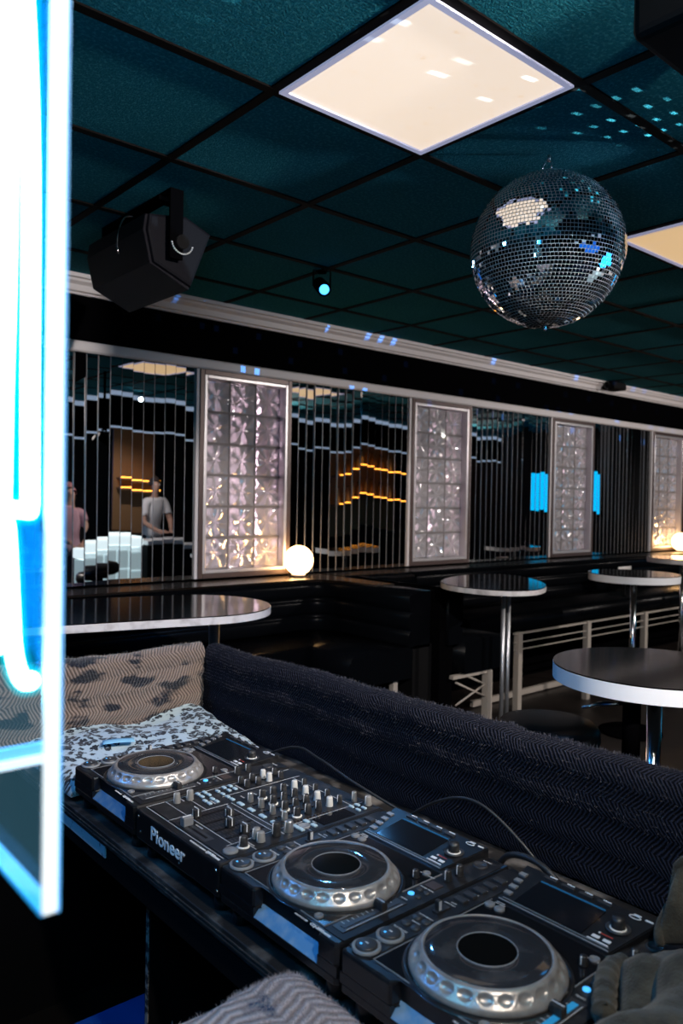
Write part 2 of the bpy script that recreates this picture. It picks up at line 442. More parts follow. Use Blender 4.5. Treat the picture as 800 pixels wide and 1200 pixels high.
# the panel plastic has brown specks
for nm in ('panel_light_near', 'panel_light_far'):
    m = M[nm]; bs = m.node_tree.nodes['Principled BSDF']; L = m.node_tree.links
    tc = N(m, 'ShaderNodeTexCoord'); nz = N(m, 'ShaderNodeTexNoise'); nz.inputs['Scale'].default_value = 24; nz.inputs['Detail'].default_value = 3
    L.new(tc.outputs['Object'], nz.inputs['Vector'])
    r = N(m, 'ShaderNodeValToRGB'); r.color_ramp.elements[0].position = .66; r.color_ramp.elements[1].position = .74
    e = bs.inputs['Emission Color'].default_value
    r.color_ramp.elements[0].color = tuple(e); r.color_ramp.elements[1].color = (e[0]*.92, e[1]*.80, e[2]*.62, 1)
    L.new(nz.outputs['Fac'], r.inputs['Fac']); L.new(r.outputs['Color'], bs.inputs['Emission Color'])
# ------------------------------------------------------------------ booths and benches
def curve(pts, n=6):
    out = []
    for i in range(len(pts)-1):
        p0, p1, p2, p3 = pts[max(i-1, 0)], pts[i], pts[i+1], pts[min(i+2, len(pts)-1)]
        for q in range(n):
            t = q/n
            out.append(tuple(.5*((2*p1[k])+(-p0[k]+p2[k])*t+(2*p0[k]-5*p1[k]+4*p2[k]-p3[k])*t*t+(-p0[k]+3*p1[k]-3*p2[k]+p3[k])*t**3) for k in range(len(p1))))
    return out+[tuple(pts[-1])]

def sweep(b, prof, path, mi=0, cap=True):
    """prof: closed list of (outward, z); path: list of ((x, y), (nx, ny)) with the outward direction"""
    rows = [[b.bm.verts.new((p[0]+n[0]*d, p[1]+n[1]*d, z)) for d, z in prof] for p, n in path]
    m = len(prof)
    for A, B in zip(rows, rows[1:]):
        for k in range(m):
            f = b.bm.faces.new((A[k], B[k], B[(k+1) % m], A[(k+1) % m])); f.smooth = True; f.material_index = mi
    if cap:
        for R in (rows[0], rows[-1]):
            f = b.bm.faces.new(R); f.material_index = mi
def ribbed(z0, z1, n, depth, back):
    pr = [(-back, z0), (0, z0)]
    h = (z1-z0)/n
    for k in range(n):
        for q in range(1, 8):
            t = q/8
            pr.append((depth*(1-(2*t-1)**4)**.5, z0+h*(k+t)))
        pr.append((.004, z0+h*(k+1)))
    pr += [(-.02, z1+.008), (-back, z1+.008)]
    return pr
def seat_prof(d, z0, z1):
    r = .05
    pr = [(0, z0), (d-.02, z0)]
    for q in range(7):
        a = -pi/2+pi*q/6
        pr.append((d-.045+.045*cos(a), (z0+z1)/2+(z1-z0)/2*sin(a)))
    pr += [(d*.5, z1+.012), (0, z1)]
    return pr
def leg_frame(b, x, y, z1=.50, w=.034):
    b.box((x, y, z1/2), (w, w, z1), bev=.003)
LEFTX = 3.09
booth = thing('booth_bench', (1.6, 3.75, 0), 'black leather corner booth with ribbed back under the globe lamp, behind the left table', 'booth seat', 'black leather booth seating')
def off(o, *pts): return [(p[0]-o[0], p[1]-o[1]) for p in pts]
O = (1.6, 3.75)
b = MB()
path = [((-2.6-O[0], 3.75-O[1]), (0, -1)), ((LEFTX-.16-O[0], 3.75-O[1]), (0, -1))]
for q in range(1, 7):
    a = pi/2*q/6
    path.append(((LEFTX-.16+.16*sin(a)-O[0], 3.59+.16*cos(a)-O[1]), (-sin(a), -cos(a))))
path.append(((LEFTX-O[0], 2.98-O[1]), (-1, 0)))
sweep(b, ribbed(.68, .985, 3, .03, .14), path)
b.build('backrest', M['leather'], booth)
b = MB()
sh = [(-2.6, 3.76), (LEFTX-.16, 3.76), (LEFTX-.05, 3.71), (LEFTX+.01, 3.58), (LEFTX+.01, 3.30), (LEFTX+.17, 3.30), (LEFTX+.17, 4.02), (-2.6, 4.02)]
b.prism(off(O, *sh), .955, 1.0, bev=.008); b.build('ledge', M['ledge_laminate'], booth)
b = MB()
path = [((-2.6-O[0], 3.74-O[1]), (0, -1)), ((2.72-O[0], 3.74-O[1]), (0, -1))]
sweep(b, seat_prof(.46, .52, .69), path)
path = [((LEFTX-O[0], 3.74-O[1]), (-1, 0)), ((LEFTX-O[0], 2.98-O[1]), (-1, 0))]
sweep(b, seat_prof(.46, .52, .69), path)
b.build('seat', M['leather'], booth)
b = MB(); b.box((-.5, .15, .35), (4.0, .26, .70)); b.box((LEFTX+.08-O[0], 3.37-O[1], .35), (.15, .78, .69)); b.build('carcass', M['black_matt'], booth)
for x, y in ((LEFTX-.1, 3.02), (LEFTX-.42, 3.02), (LEFTX-.42, 3.30), (1.6, 3.31), (.5, 3.31)):
    b = MB(); leg_frame(b, x-O[0], y-O[1], .52); b.build('leg', M['cream_metal'], booth)
# the other side of the divider and the long bench below the windows
O2 = (3.60, 3.3)
div = thing('booth_bench', (*O2, 0), 'black leather bench end with cream legs, back to back with the corner booth', 'booth seat', 'black leather booth seating')
b = MB()
path = [((3.42-O2[0], 2.93-O2[1]), (1, 0)), ((3.42-O2[0], 3.64-O2[1]), (1, 0))]
for q in range(1, 6):
    a = pi/2*q/6; path.append(((3.56-.14*cos(a)-O2[0], 3.64+.14*sin(a)-O2[1]), (cos(a), -sin(a))))
path += [((3.56-O2[0], 3.78-O2[1]), (0, -1)), ((3.91-O2[0], 3.78-O2[1]), (0, -1))]
sweep(b, ribbed(.68, .985, 3, .03, .09), path); b.build('backrest', M['leather'], div)
b = MB(); b.box((3.60-O2[0], 3.905-O2[1], .978), (.62, .24, .044), bev=.008); b.build('ledge', M['leather'], div)
b = MB(); b.box((3.335-O2[0], 3.47-O2[1], .50), (.11, 1.04, .99), bev=.006); b.build('end_panel', M['black_paint'], div)
b = MB(); sweep(b, seat_prof(.45, .51, .69), [((3.44-O2[0], 3.70-O2[1]), (1, 0)), ((3.44-O2[0], 2.90-O2[1]), (1, 0))]); b.build('seat', M['leather'], div)
for x, y in ((3.68, 2.93), (3.80, 3.66), (3.50, 3.66)):
    b = MB(); leg_frame(b, x-O2[0], y-O2[1], .50, .045 if y < 3 and x > 3.6 else .03); b.build('leg', M['cream_metal'], div)
b = MB()
b.box((3.53-O2[0], 2.93-O2[1], .495), (.34, .03, .02)); b.box((3.53-O2[0], 2.93-O2[1], .20), (.34, .02, .02))
b.tube([(3.40-O2[0], 2.93-O2[1], .46), (3.67-O2[0], 2.93-O2[1], .34)], .006); b.tube([(3.40-O2[0], 2.93-O2[1], .33), (3.67-O2[0], 2.93-O2[1], .42)], .006)
b.tube([(3.50-O2[0], 2.93-O2[1], .485), (3.67-O2[0], 2.93-O2[1], .41)], .006)
b.build('brace', M['cream_metal'], div)
O3 = (6.6, 3.75)
lb = thing('wall_bench', (*O3, 0), 'long black leather bench on a cream metal frame under the far glass brick windows', 'bench')
X0, X1 = 3.92, 10.4
b = MB(); sweep(b, ribbed(.70, .985, 3, .03, .12), [((X0-O3[0], 3.78-O3[1]), (0, -1)), ((X1-O3[0], 3.78-O3[1]), (0, -1))]); b.build('backrest', M['leather'], lb)
b = MB(); b.box(((X0+X1)/2-O3[0], 3.905-O3[1], .978), (X1-X0, .24, .044), bev=.008); b.build('ledge', M['leather'], lb)
b = MB(); sweep(b, seat_prof(.50, .60, .73), [((X0-O3[0], 3.76-O3[1]), (0, -1)), ((X1-O3[0], 3.76-O3[1]), (0, -1))]); b.build('seat', M['leather'], lb)
for q in range(8):
    b = MB(); leg_frame(b, 4.45+.86*q-O3[0], 3.28-O3[1], .60, .045); b.build('leg', M['cream_metal'], lb)
b = MB()
b.box(((4.40+X1)/2-O3[0], 3.28-O3[1], .588), (X1-4.40, .02, .012))
for z in (.525, .475): b.box(((4.40+X1)/2-O3[0], 3.28-O3[1], z), (X1-4.40, .008, .007))
b.box(((4.40+X1)/2-O3[0], 3.64-O3[1], .03), (X1-4.40, .03, .04))
b.build('rails', M['cream_metal'], lb)
# ------------------------------------------------------------------ tables
def table(name, loc, top_poly, ztop, th, edge_mat, poles, label, rz=0.0, pr=.02, base_r=.2, pm='chrome'):
    t = thing(name, (loc[0], loc[1], 0), label, 'table', 'bar tables', rz)
    b = MB(); b.prism(top_poly, ztop-th, ztop-.004, 1, bev=.002); b.prism([(x*.997, y*.997) for x, y in top_poly], ztop-.005, ztop, 0)
    b.build('table_top', [M['table_black'], M[edge_mat]], t)
    for x, y in poles:
        b = MB(); b.cyl((x, y, .02), (x, y, ztop-th-.004), pr, seg=20); b.lathe([(0, ztop-th-.0005), (.06, ztop-th-.0005), (.06, ztop-th-.008), (pr, ztop-th-.02), (0, ztop-th-.02)], (x, y, 0)); b.build('pole', M[pm], t)
        b = MB(); b.lathe([(0, 0), (base_r, 0), (base_r, .010), (base_r*.9, .018), (.03, .035), (0, .035)], (x, y, 0), 32); b.build('base', M['black_paint'], t)
    return t
def circle(r, n=180): return [(r*cos(2*pi*k/n), r*sin(2*pi*k/n)) for k in range(n)]
def stadium(s0, s1, hw):
    p = [(s0, -hw), (s1-hw, -hw)]
    for q in range(1, 24):
        a = -pi/2+pi*q/24; p.append((s1-hw+hw*cos(a)*.98, hw*sin(a)))
    return p+[(s1-hw, hw), (s0, hw)]
table('booth_table', (1.132, 2.993), stadium(-1.5, .87, .335), 1.045, .032, 'marble_edge', [(.634, 0), (.012, 0)], 'long marble-edged table with a rounded end in front of the nearest mirrors', -.227, .022, pm='brushed_steel')
out = [(3.27, 2.965), (3.165, 2.80), (3.165, 2.594), (3.24, 2.44), (3.39, 2.39), (3.598, 2.465), (3.763, 2.613), (3.944, 2.867), (3.965, 3.03), (3.83, 3.125), (3.548, 3.11)]
def smooth_poly(p, it=2):
    for _ in range(it):
        q = []
        for k in range(len(p)):
            a, c = p[k], p[(k+1) % len(p)]
            q += [(a[0]*.75+c[0]*.25, a[1]*.75+c[1]*.25), (a[0]*.25+c[0]*.75, a[1]*.25+c[1]*.75)]
        p = q
    return p
c2 = (3.50, 2.74)
table('booth_table', c2, [(x-c2[0], y-c2[1]) for x, y in smooth_poly(out)], 1.045, .030, 'marble_edge', [(-.097, -.13), (-.02, -.106)], 'marble-edged black table on twin chrome poles in front of the second glass brick window', pr=.0115, pm='brushed_steel')
table('round_table', (2.10, 1.08), circle(.278), 1.045, .045, 'table_edge', [(0, 0)], 'largest, nearest round black table with a thick white edge, at the right')
table('round_table', (4.78, 2.62), circle(.285), 1.045, .048, 'table_edge', [(0, 0)], 'round black table with white edge before the third glass brick window')
table('round_table', (6.55, 3.15), circle(.285), 1.045, .040, 'marble_edge', [(0, 0)], 'round black table furthest down the bench, partly behind another round table')
cd = thing('menu_card', (6.05, 3.40, .735), 'small white folded card standing on the bench behind the round table', 'card')
b = MB(); b.box((0, 0, .20), (.20, .008, .075), bev=.002); b.box((0, 0, .165), (.05, .05, .006)); b.build('card', M['paper_white'], cd)
b = MB(); b.box((.0, 0, .081), (.02, .02, .162)); b.build('stand', M['black_matt'], cd)
# ------------------------------------------------------------------ stools
def stool(loc, label, lever_dir, up=0.0, cr=.028):
    t = thing('bar_stool', (*loc, 0), label, 'bar stool', 'black bar stools')
    b = MB(); b.lathe([(0, .60), (.15, .60), (.178, .615), (.188, .645), (.184, .680), (.165, .700), (.10, .712), (0, .715)], (0, 0, up), seg=40); b.build('seat', M['stool_vinyl'], t)
    b = MB(); b.cyl((0, 0, .03), (0, 0, .34+up), cr); b.cyl((0, 0, .33+up), (0, 0, .60+up), cr*.8); b.build('column', M['black_paint'], t)
    b = MB(); b.lathe([(0, 0), (.18, 0), (.18, .01), (.17, .02), (.04, .05), (0, .05)], seg=40); b.build('base', M['black_paint'], t)
    a = lever_dir; b = MB(); b.tube([(.02*cos(a), .02*sin(a), .565+up), (.12*cos(a), .12*sin(a), .562+up), (.20*cos(a), .20*sin(a), .552+up)], [.007, .010, .005]); b.build('lever', M['steel'], t)
    b = MB(); b.tube([(.15*cos(k*2*pi/24), .15*sin(k*2*pi/24), .27) for k in range(24)], .009, closed=True); b.tube([(-.15, 0, .27), (.15, 0, .27)], .007); b.build('footrest', M['black_paint'], t)
stool((2.43, 1.655), 'black round bar stool between the navy throw and the white-edged round table', 2.0)
stool((2.80, 1.53), 'black bar stool behind the nearest round table, with a silver lever', 2.55, .17, .042)
# ------------------------------------------------------------------ globe lamps
def globe(loc, label):
    t = thing('globe_lamp', loc, label, 'lamp', 'glowing globe lamps')
    b = MB(); b.lathe([(0, .011), (.03, .012)]+[(.092*sin(a), .097-.092*cos(a)) for a in [radians(22+158*q/22) for q in range(23)]], seg=40); b.build('globe', M['globe_glow'], t)
    b = MB(); b.lathe([(0, 0), (.045, 0), (.045, .008), (.036, .013), (0, .013)], seg=32); b.build('base', M['white_paint'], t)
globe((3.015, 3.915, 1.008), 'glowing white globe lamp on the ledge at the foot of the nearest glass brick window')
globe((8.10, 3.92, 1.008), 'glowing globe lamp by the farthest glass brick window, cut by the right edge')
# ------------------------------------------------------------------ mirror ball
BC = Vector((2.191, 1.535, 2.327)); BR = .25
ball = thing('mirror_ball', BC, 'large mirror ball hanging from the ceiling at the upper right', 'mirror ball')
b = MB(); rows = 66
b.lathe([(0, -BR+.004)]+[((BR-.004)*sin(pi*k/40), -(BR-.004)*cos(pi*k/40)) for k in range(1, 40)]+[(0, BR-.004)], seg=64, mi=1)
for r in range(1, rows):
    th = pi*r/rows; n = max(6, int(round(2*pi*BR*sin(th)/.0119))); h = pi*BR/rows
    wj = random.gauss(0, .0)
    for k in range(n):
        ph = 2*pi*(k+.5*(r % 2)*0)/n
        nrm = Vector((sin(th)*cos(ph), sin(th)*sin(ph), cos(th)))
        e1 = Vector((-sin(ph), cos(ph), 0)); e2 = nrm.cross(e1)
        tl = Vector((random.gauss(0, .020), random.gauss(0, .020)))
        n2 = (nrm+e1*tl.x+e2*tl.y).normalized(); a1 = e1-n2*e1.dot(n2); a2 = e2-n2*e2.dot(n2)
        w = (2*pi*BR*sin(th)/n)*.425; hh = h*.405
        c = nrm*BR
        b.quad([c-a1*w-a2*hh, c+a1*w-a2*hh, c+a1*w+a2*hh, c-a1*w+a2*hh], 0)
b.build('mirror_tiles', [M['tile_mirror'], M['ball_core']], ball)
b = MB(); b.cyl((0, 0, BR-.004), (0, 0, BR+.006), .028, seg=24); b.cyl((0, 0, -BR-.012), (0, 0, -BR+.004), .004)
b.build('cap', M['steel'], ball)
b = MB(); zt = CH-BC.z-.002
for a in (0, 2.1, 4.2): b.tube([(.02*cos(a), .02*sin(a), BR+.004), (.018*cos(a), .018*sin(a), BR+.03), (.004*cos(a), .004*sin(a), zt-.012)], .0016, seg=6)
b.cyl((0, 0, zt-.02), (0, 0, zt), .005); b.build('hanging_wires', M['steel'], ball)
# ------------------------------------------------------------------ ceiling speaker on a yoke
SO = (1.44, 2.90, CH)
spk = thing('loudspeaker', SO, 'black loudspeaker on a swivel bracket under the ceiling, upper left', 'loudspeaker', 'loudspeakers')
cap = [(1.325, 2.478), (1.353, 2.361), (1.511, 2.297), (1.596, 2.516), (1.485, 2.560), (1.333, 2.536)]
def yprism(b, poly, y0, y1, mi=0, bev=.012):
    T = Matrix.Rotation(radians(90), 4, 'X')               # xy polygon -> xz, extruded along -y
    b.prism([(x-SO[0], z-SO[2]) for x, z in poly], -(y1-SO[1]), -(y0-SO[1]), mi, M=T, bev=bev)
b = MB(); yprism(b, cap, 2.66, 3.20); b.build('cabinet', M['speaker_body'], spk)
def shrink(p, s):
    cx = sum(q[0] for q in p)/len(p); cz = sum(q[1] for q in p)/len(p)
    return [(cx+(x-cx)*s, cz+(z-cz)*s) for x, z in p]
b = MB()
fr = [(1.333-.010, 2.536), (1.325-.010, 2.478), (1.353-.010, 2.361-.003), (1.511-.005, 2.297-.010), (1.511, 2.297+.004), (1.353+.004, 2.361+.004), (1.325+.004, 2.478), (1.333+.004, 2.536)]
yprism(b, fr, 2.675, 3.185, 0, .003); b.build('grille', M['speaker_grille'], spk)
b = MB()
yy = 2.63
RY = 2.617
b.box((1.425-SO[0], yy-SO[1], -.135), (.055, .012, .26), bev=.003); b.box((1.425-SO[0], 3.225-SO[1], -.135), (.055, .012, .26), bev=.003)
b.box((1.425-SO[0], (yy+3.225)/2-SO[1], -.012), (.055, .605, .014), bev=.003)
b.box((1.425-SO[0], 2.72-SO[1], -.024), (.075, .05, .02), bev=.004); b.box((1.425-SO[0], 3.12-SO[1], -.024), (.075, .05, .02), bev=.004)
b.build('yoke_bracket', M['black_paint'], spk)
b = MB(); b.cyl((1.445-SO[0], 2.645-SO[1], -.20), (1.445-SO[0], 2.61-SO[1], -.20), .026, seg=24); b.build('pivot_knob', M['black_matt'], spk)
b = MB()
for q in range(15):
    a = radians(190+q*11); b.box((1.445-SO[0]+.044*cos(a), RY-SO[1], -.20+.044*sin(a)), (.005, .004, .005))
b.build('scale_ring', M['print_white'], spk)
b = MB()
b.tube(curve([(1.41-SO[0], 2.96-SO[1], -.022), (1.365-SO[0], 2.93-SO[1], -.045), (1.335-SO[0], 2.905-SO[1], -.085), (1.314-SO[0], 2.885-SO[1], -.135), (1.309-SO[0], 2.88-SO[1], -.172)]), .0028, seg=8)
b.tube([(1.308-SO[0], 2.88-SO[1]+.006*cos(k*pi/6), -.178+.008*sin(k*pi/6)) for k in range(12)], .0018, seg=6, closed=True)
b.cyl((1.309-SO[0], 2.88-SO[1], -.186), (1.316-SO[0], 2.88-SO[1], -.214), .004); b.build('safety_cable', M['steel'], spk)
# box hung over the camera's right
sb = thing('loudspeaker', (1.90, .58, CH), 'black cabinet hung from the ceiling, only its corner showing at the top right', 'loudspeaker', 'loudspeakers')
b = MB(); b.box((0, 0, -.115), (.80, .56, .15), bev=.02, seg=3); b.build('cabinet', M['black_matt'], sb)
b = MB(); b.box((-.15, .05, -.02), (.10, .10, .04), bev=.01); b.box((.2, .05, -.02), (.10, .10, .04), bev=.01); b.build('mount', M['black_matt'], sb)
# ------------------------------------------------------------------ stage lights
def par_can(name, loc, aim, lens, label, scale=1.0, group='stage lights'):
    t = thing(name, loc, label, 'spotlight', group)
    d = (Vector(aim)-Vector(loc)-Vector((0, 0, -.10*scale))).normalized()
    c = Vector((0, 0, -.10*scale)); s = scale
    b = MB(); b.cyl(c-d*.075*s, c+d*.070*s, .042*s, .045*s, seg=24); b.cyl(c-d*.10*s, c-d*.075*s, .025*s, .042*s, seg=24); b.build('housing', M['black_paint'], t)
    b = MB(); b.cyl(c+d*.066*s, c+d*.076*s, .030*s, seg=24); b.build('lens', M[lens], t)
    side = d.cross(Vector((0, 0, 1))).normalized()*.055*s
    b = MB(); b.tube([c+side, c+side+Vector((0, 0, .10*s)), c-side+Vector((0, 0, .10*s)), c-side], .006*s, seg=8); b.cyl((0, 0, -.012), (0, 0, 0), .03*s); b.build('yoke', M['black_paint'], t)
    return t, Vector(loc)+c, d
def spot_lamp(par, p, d, col, power, angle, blend=.6, radius=.03):
    l = bpy.data.lights.new('spot_beam', 'SPOT'); l.energy = power; l.color = col; l.spot_size = angle; l.spot_blend = blend; l.shadow_soft_size = radius
    o = bpy.data.objects.new('spot_beam', l); COL.objects.link(o)
    o.parent = par; o.location = p-Vector(par.location); o.rotation_euler = d.to_track_quat('-Z', 'Y').to_euler()
t, p, d = par_can('stage_light', (2.485, 3.075, CH), (1.5, .9, 1.3), 'blue_lens', 'small blue stage light hanging from the ceiling between loudspeaker and mirror ball', .8)
spot_lamp(t, p+d*.085, d, (.10, .42, 1.0), 26, radians(45))
t, p, d = par_can('stage_light', (2.58, .82, CH), (2.0, 1.9, 1.4), 'cyan_lens', 'blue stage light beside the mirror ball, outside the photo to the right', 3.4)
spot_lamp(t, p+d*.28, d, (.02, .35, 1.0), 30, radians(75))
for k, (x, y, aim, pw) in enumerate(((1.4, -.35, (2.2, 4.0, 1.2), 330), (5.55, -.35, (5.6, 4.0, 1.2), 260), (9.25, -.35, (8.6, 4.0, 1.2), 240))):  # unseen wash lights added to brighten the mirrored wall
    t, p, d = par_can('stage_light', (x, y, CH), aim, 'paper_white', ['white wash light over the bar behind the camera, nearest the booth', 'white wash light over the middle of the bar behind the camera', 'white wash light over the far end of the bar behind the camera'][k], .62)
    spot_lamp(t, p+d*.06, d, (1.0, .90, .84), pw, radians(95), radius=.03)
t, p, d = par_can('stage_light', (.34, -.32, CH), (.95, 1.2, .85), 'paper_white', 'warm white stage light above the booth, just behind the camera', 1.2)
spot_lamp(t, p+d*.10, d, (1.0, .87, .74), 85, radians(80), radius=.05)  # unseen warm lamp added to light the decks
t, p, d = par_can('stage_light', (-.55, 2.75, CH), (1.0, 1.2, .9), 'blue_lens', 'blue stage light over the left booth table, hidden by the neon sign', 1.2)
spot_lamp(t, p+d*.10, d, (.05, .32, 1.0), 70, radians(85), radius=.06)
t, p, d = par_can('stage_light', (4.1, -.25, CH), tuple(BC), 'white_hot', 'pin spot aimed at the mirror ball from behind the camera', .8)
spot_lamp(t, p+d*.08, d, (.55, .78, 1.0), 420, radians(17), blend=.3, radius=.02)  # unseen pin spot added to brighten the ball's tile gaps
def gobo_lamp(par, p, d, col, power, angle, step, fill, seed, jitter=.25, ylim=9.0):
    o = bpy.data.lights.new('gobo_beam', 'SPOT'); o.energy = power; o.spot_size = angle; o.spot_blend = .5; o.shadow_soft_size = .003; o.use_nodes = True
    nt = o.node_tree; L = nt.links; em = nt.nodes['Emission']
    class W: node_tree = nt
    tc = N(W, 'ShaderNodeTexCoord'); sp = N(W, 'ShaderNodeSeparateXYZ'); L.new(tc.outputs['Normal'], sp.inputs[0])
    az = math_node(W, 'ABSOLUTE', sp.outputs['Z'])
    x = math_node(W, 'DIVIDE', math_node(W, 'DIVIDE', sp.outputs['X'], az), step); y = math_node(W, 'DIVIDE', math_node(W, 'DIVIDE', sp.outputs['Y'], az), step)
    def cell(a): return math_node(W, 'SUBTRACT', math_node(W, 'FRACT', a), .5)
    row = math_node(W, 'FLOOR', y); x = math_node(W, 'ADD', x, math_node(W, 'MULTIPLY', row, .37))
    mx_ = math_node(W, 'LESS_THAN', math_node(W, 'ABSOLUTE', cell(x)), fill); my_ = math_node(W, 'LESS_THAN', math_node(W, 'ABSOLUTE', cell(y)), fill)
    cb = N(W, 'ShaderNodeCombineXYZ'); L.new(math_node(W, 'FLOOR', x), cb.inputs[0]); L.new(row, cb.inputs[1]); cb.inputs[2].default_value = seed
    wn = N(W, 'ShaderNodeTexWhiteNoise'); L.new(cb.outputs[0], wn.inputs['Vector'])
    lim = math_node(W, 'LESS_THAN', math_node(W, 'ABSOLUTE', y), ylim/step)
    mx_ = math_node(W, 'MULTIPLY', mx_, lim)
    on_ = math_node(W, 'MULTIPLY', math_node(W, 'GREATER_THAN', wn.outputs['Value'], jitter), wn.outputs['Value'])
    m = math_node(W, 'MULTIPLY', math_node(W, 'MULTIPLY', mx_, my_), on_)
    em.inputs['Color'].default_value = (*col, 1); L.new(m, em.inputs['Strength'])
    ob = bpy.data.objects.new('gobo_beam', o); COL.objects.link(ob); ob.parent = par; ob.location = p-Vector(par.location); ob.rotation_euler = d.to_track_quat('-Z', 'Y').to_euler()
t, p, d = par_can('effect_light', (3.05, 1.0, 2.10), (2.0, .98, CH-.02), 'paper_white', 'effect light throwing small squares of light on the ceiling near the mirror ball', .9, 'effect lights')
b = MB(); b.cyl((0, 0, 0), (0, 0, CH-2.10), .012); b.build('drop_rod', M['black_paint'], t)
gobo_lamp(t, p+d*.075, d, (.75, .95, 1.0), 300, radians(52), .055, .12, 3)  # unseen gobo lamp standing in for light thrown by the ball
t, p, d = par_can('effect_light', (2.95, .12, CH), (4.4, 4.0, 2.42), 'paper_white', 'effect light throwing blue dots on the cornice and rail', .6, 'effect lights')
gobo_lamp(t, p+d*.06, d, (.05, .30, 1.0), 1500, radians(72), .032, .17, 8, .70, .075)  # unseen gobo lamp added for the blue dots of light
pj = thing('ceiling_sensor', (6.74, 3.94, CH), 'small black box with a cable loop at the cornice on the far right', 'sensor')
b = MB(); b.box((0, 0, -.045), (.22, .14, .07), bev=.015); b.box((0, 0, -.006), (.06, .06, .012)); b.build('box', M['black_matt'], pj)
b = MB(); b.tube([(-.10, -.02, -.05), (-.16, -.03, -.02), (-.21, -.03, -.03), (-.22, -.03, -.07), (-.16, -.02, -.09), (-.10, 0, -.07)], .004); b.build('cable', M['cable_rubber'], pj)
# ------------------------------------------------------------------ neon sign on clear acrylic, left foreground
def sign_haze():
    m = mat('sign_haze', (.5, .8, 1), .1)
    nt = m.node_tree; L = nt.links; out = nt.nodes['Material Output']
    tr = N(m, 'ShaderNodeBsdfTransparent'); tr.inputs[0].default_value = (.88, .92, .95, 1)
    gl = N(m, 'ShaderNodeBsdfGlossy'); gl.inputs['Roughness'].default_value = .08
    em = N(m, 'ShaderNodeEmission'); em.inputs[0].default_value = (.10, .30, .42, 1); em.inputs[1].default_value = .10
    m1 = N(m, 'ShaderNodeMixShader'); m1.inputs[0].default_value = .05; L.new(tr.outputs[0], m1.inputs[1]); L.new(gl.outputs[0], m1.inputs[2])
    ad = N(m, 'ShaderNodeAddShader'); L.new(m1.outputs[0], ad.inputs[0]); L.new(em.outputs[0], ad.inputs[1]); L.new(ad.outputs[0], out.inputs[0])
    m2 = mat('letter_haze', (.1, .5, .8), .1)
    nt = m2.node_tree; L = nt.links; out = nt.nodes['Material Output']
    tr = N(m2, 'ShaderNodeBsdfTransparent'); tr.inputs[0].default_value = (.25, .6, .8, 1)
    em = N(m2, 'ShaderNodeEmission'); em.inputs[0].default_value = (0.0, .30, .56, 1); em.inputs[1].default_value = .26
    ad = N(m2, 'ShaderNodeAddShader'); L.new(tr.outputs[0], ad.inputs[0]); L.new(em.outputs[0], ad.inputs[1]); L.new(ad.outputs[0], out.inputs[0])
def halo_sleeve_mat():
    m = mat('neon_jacket', (.1, .8, .9), .3); nt = m.node_tree; L = nt.links; out = nt.nodes['Material Output']
    tr = N(m, 'ShaderNodeBsdfTransparent'); tr.inputs[0].default_value = (.80, .97, 1, 1)
    em = N(m, 'ShaderNodeEmission'); em.inputs[0].default_value = (0.0, .62, .74, 1); em.inputs[1].default_value = .42
    ad = N(m, 'ShaderNodeAddShader'); L.new(tr.outputs[0], ad.inputs[0]); L.new(em.outputs[0], ad.inputs[1]); L.new(ad.outputs[0], out.inputs[0])
halo_sleeve_mat()
sign_haze()
SG = (.168, .70, 1.259)
sg = thing('neon_sign', SG, 'clear acrylic sign with glowing white and cyan neon tubes, left foreground', 'neon sign')
def P(Y, z, X=.155): return (X-SG[0], Y-SG[1], z+1.5-SG[2])
b = MB(); b.box((0, .001, .52), (.0095, .496, 1.04)); b.build('acrylic_sheet', M['sign_haze'], sg)
b = MB(); b.box((-.0007, -.2515, .52), (.0082, .004, 1.045), bev=.001); b.build('lit_edge', M['acrylic_edge'], sg)
b = MB(); b.box((.0042, -.2515, .52), (.0014, .004, 1.045)); b.build('lit_edge', M['acrylic_edge_blue'], sg)  # blue colour fringe beside the edge, added as a thin glowing strip
b = MB(); b.box((0, 0, -.0025), (.0105, .50, .004), bev=.001); b.build('lit_edge', M['acrylic_edge_blue'], sg)
lower = [(.4465, -.106), (.4520, -.1075), (.458, -.1085), (.466, -.106), (.473, -.100), (.478, -.090), (.481, -.075), (.486, -.045), (.491, -.022), (.497, -.013), (.508, -.010)]
R_ = .0042
for pts in (lower, [(.452, -.010), (.47, -.010), (.50, -.010), (.508, -.010)], [(.499, -.008), (.4975, .06), (.4935, .142), (.4935, .28), (.510, .45), (.52, .60), (.53, .74)],
            [(.4515, -.008), (.4535, .06), (.4545, .13), (.4575, .204), (.468, .284), (.49, .40), (.53, .58), (.56, .74)],
            [(.508, -.10), (.508, 0), (.507, .14), (.515, .3), (.53, .5), (.55, .74)],
            [(.60, -.10), (.60, .70)], [(.66, -.10), (.66, .10), (.66, .70)], [(.60, -.1), (.66, -.1)], [(.60, .3), (.66, .3)],
            [(.73, .70), (.73, -.1), (.80, -.1), (.80, .70)], [(.86, -.1), (.86, .70)]):
    q_ = [P(*q) for q in curve(pts)]
    b = MB(); b.tube(q_, R_, seg=12); tb = b.build('neon_tube', M['neon'], sg)
    b = MB(); b.tube(q_, .0078, seg=14); b.build('silicone_jacket', M['neon_jacket'], tb)  # cyan halo around the tube, put in as a glowing sleeve
b = MB(); b.box((-.0055, -.175, .66), (.0012, .14, .98+.0)); b.bm.verts.ensure_lookup_table()  # thin added plate that carries the blue haze inside the letter
for v in b.bm.verts:
    if v.co.z < .3: v.co.z = 1.395-SG[2]
b.build('letter_backing', M['letter_haze'], sg)
b = MB(); b.box((.200-SG[0], .60-SG[1], .0375), (.055, .006, .006)); b.build('lit_edge', M['acrylic_edge'], sg)
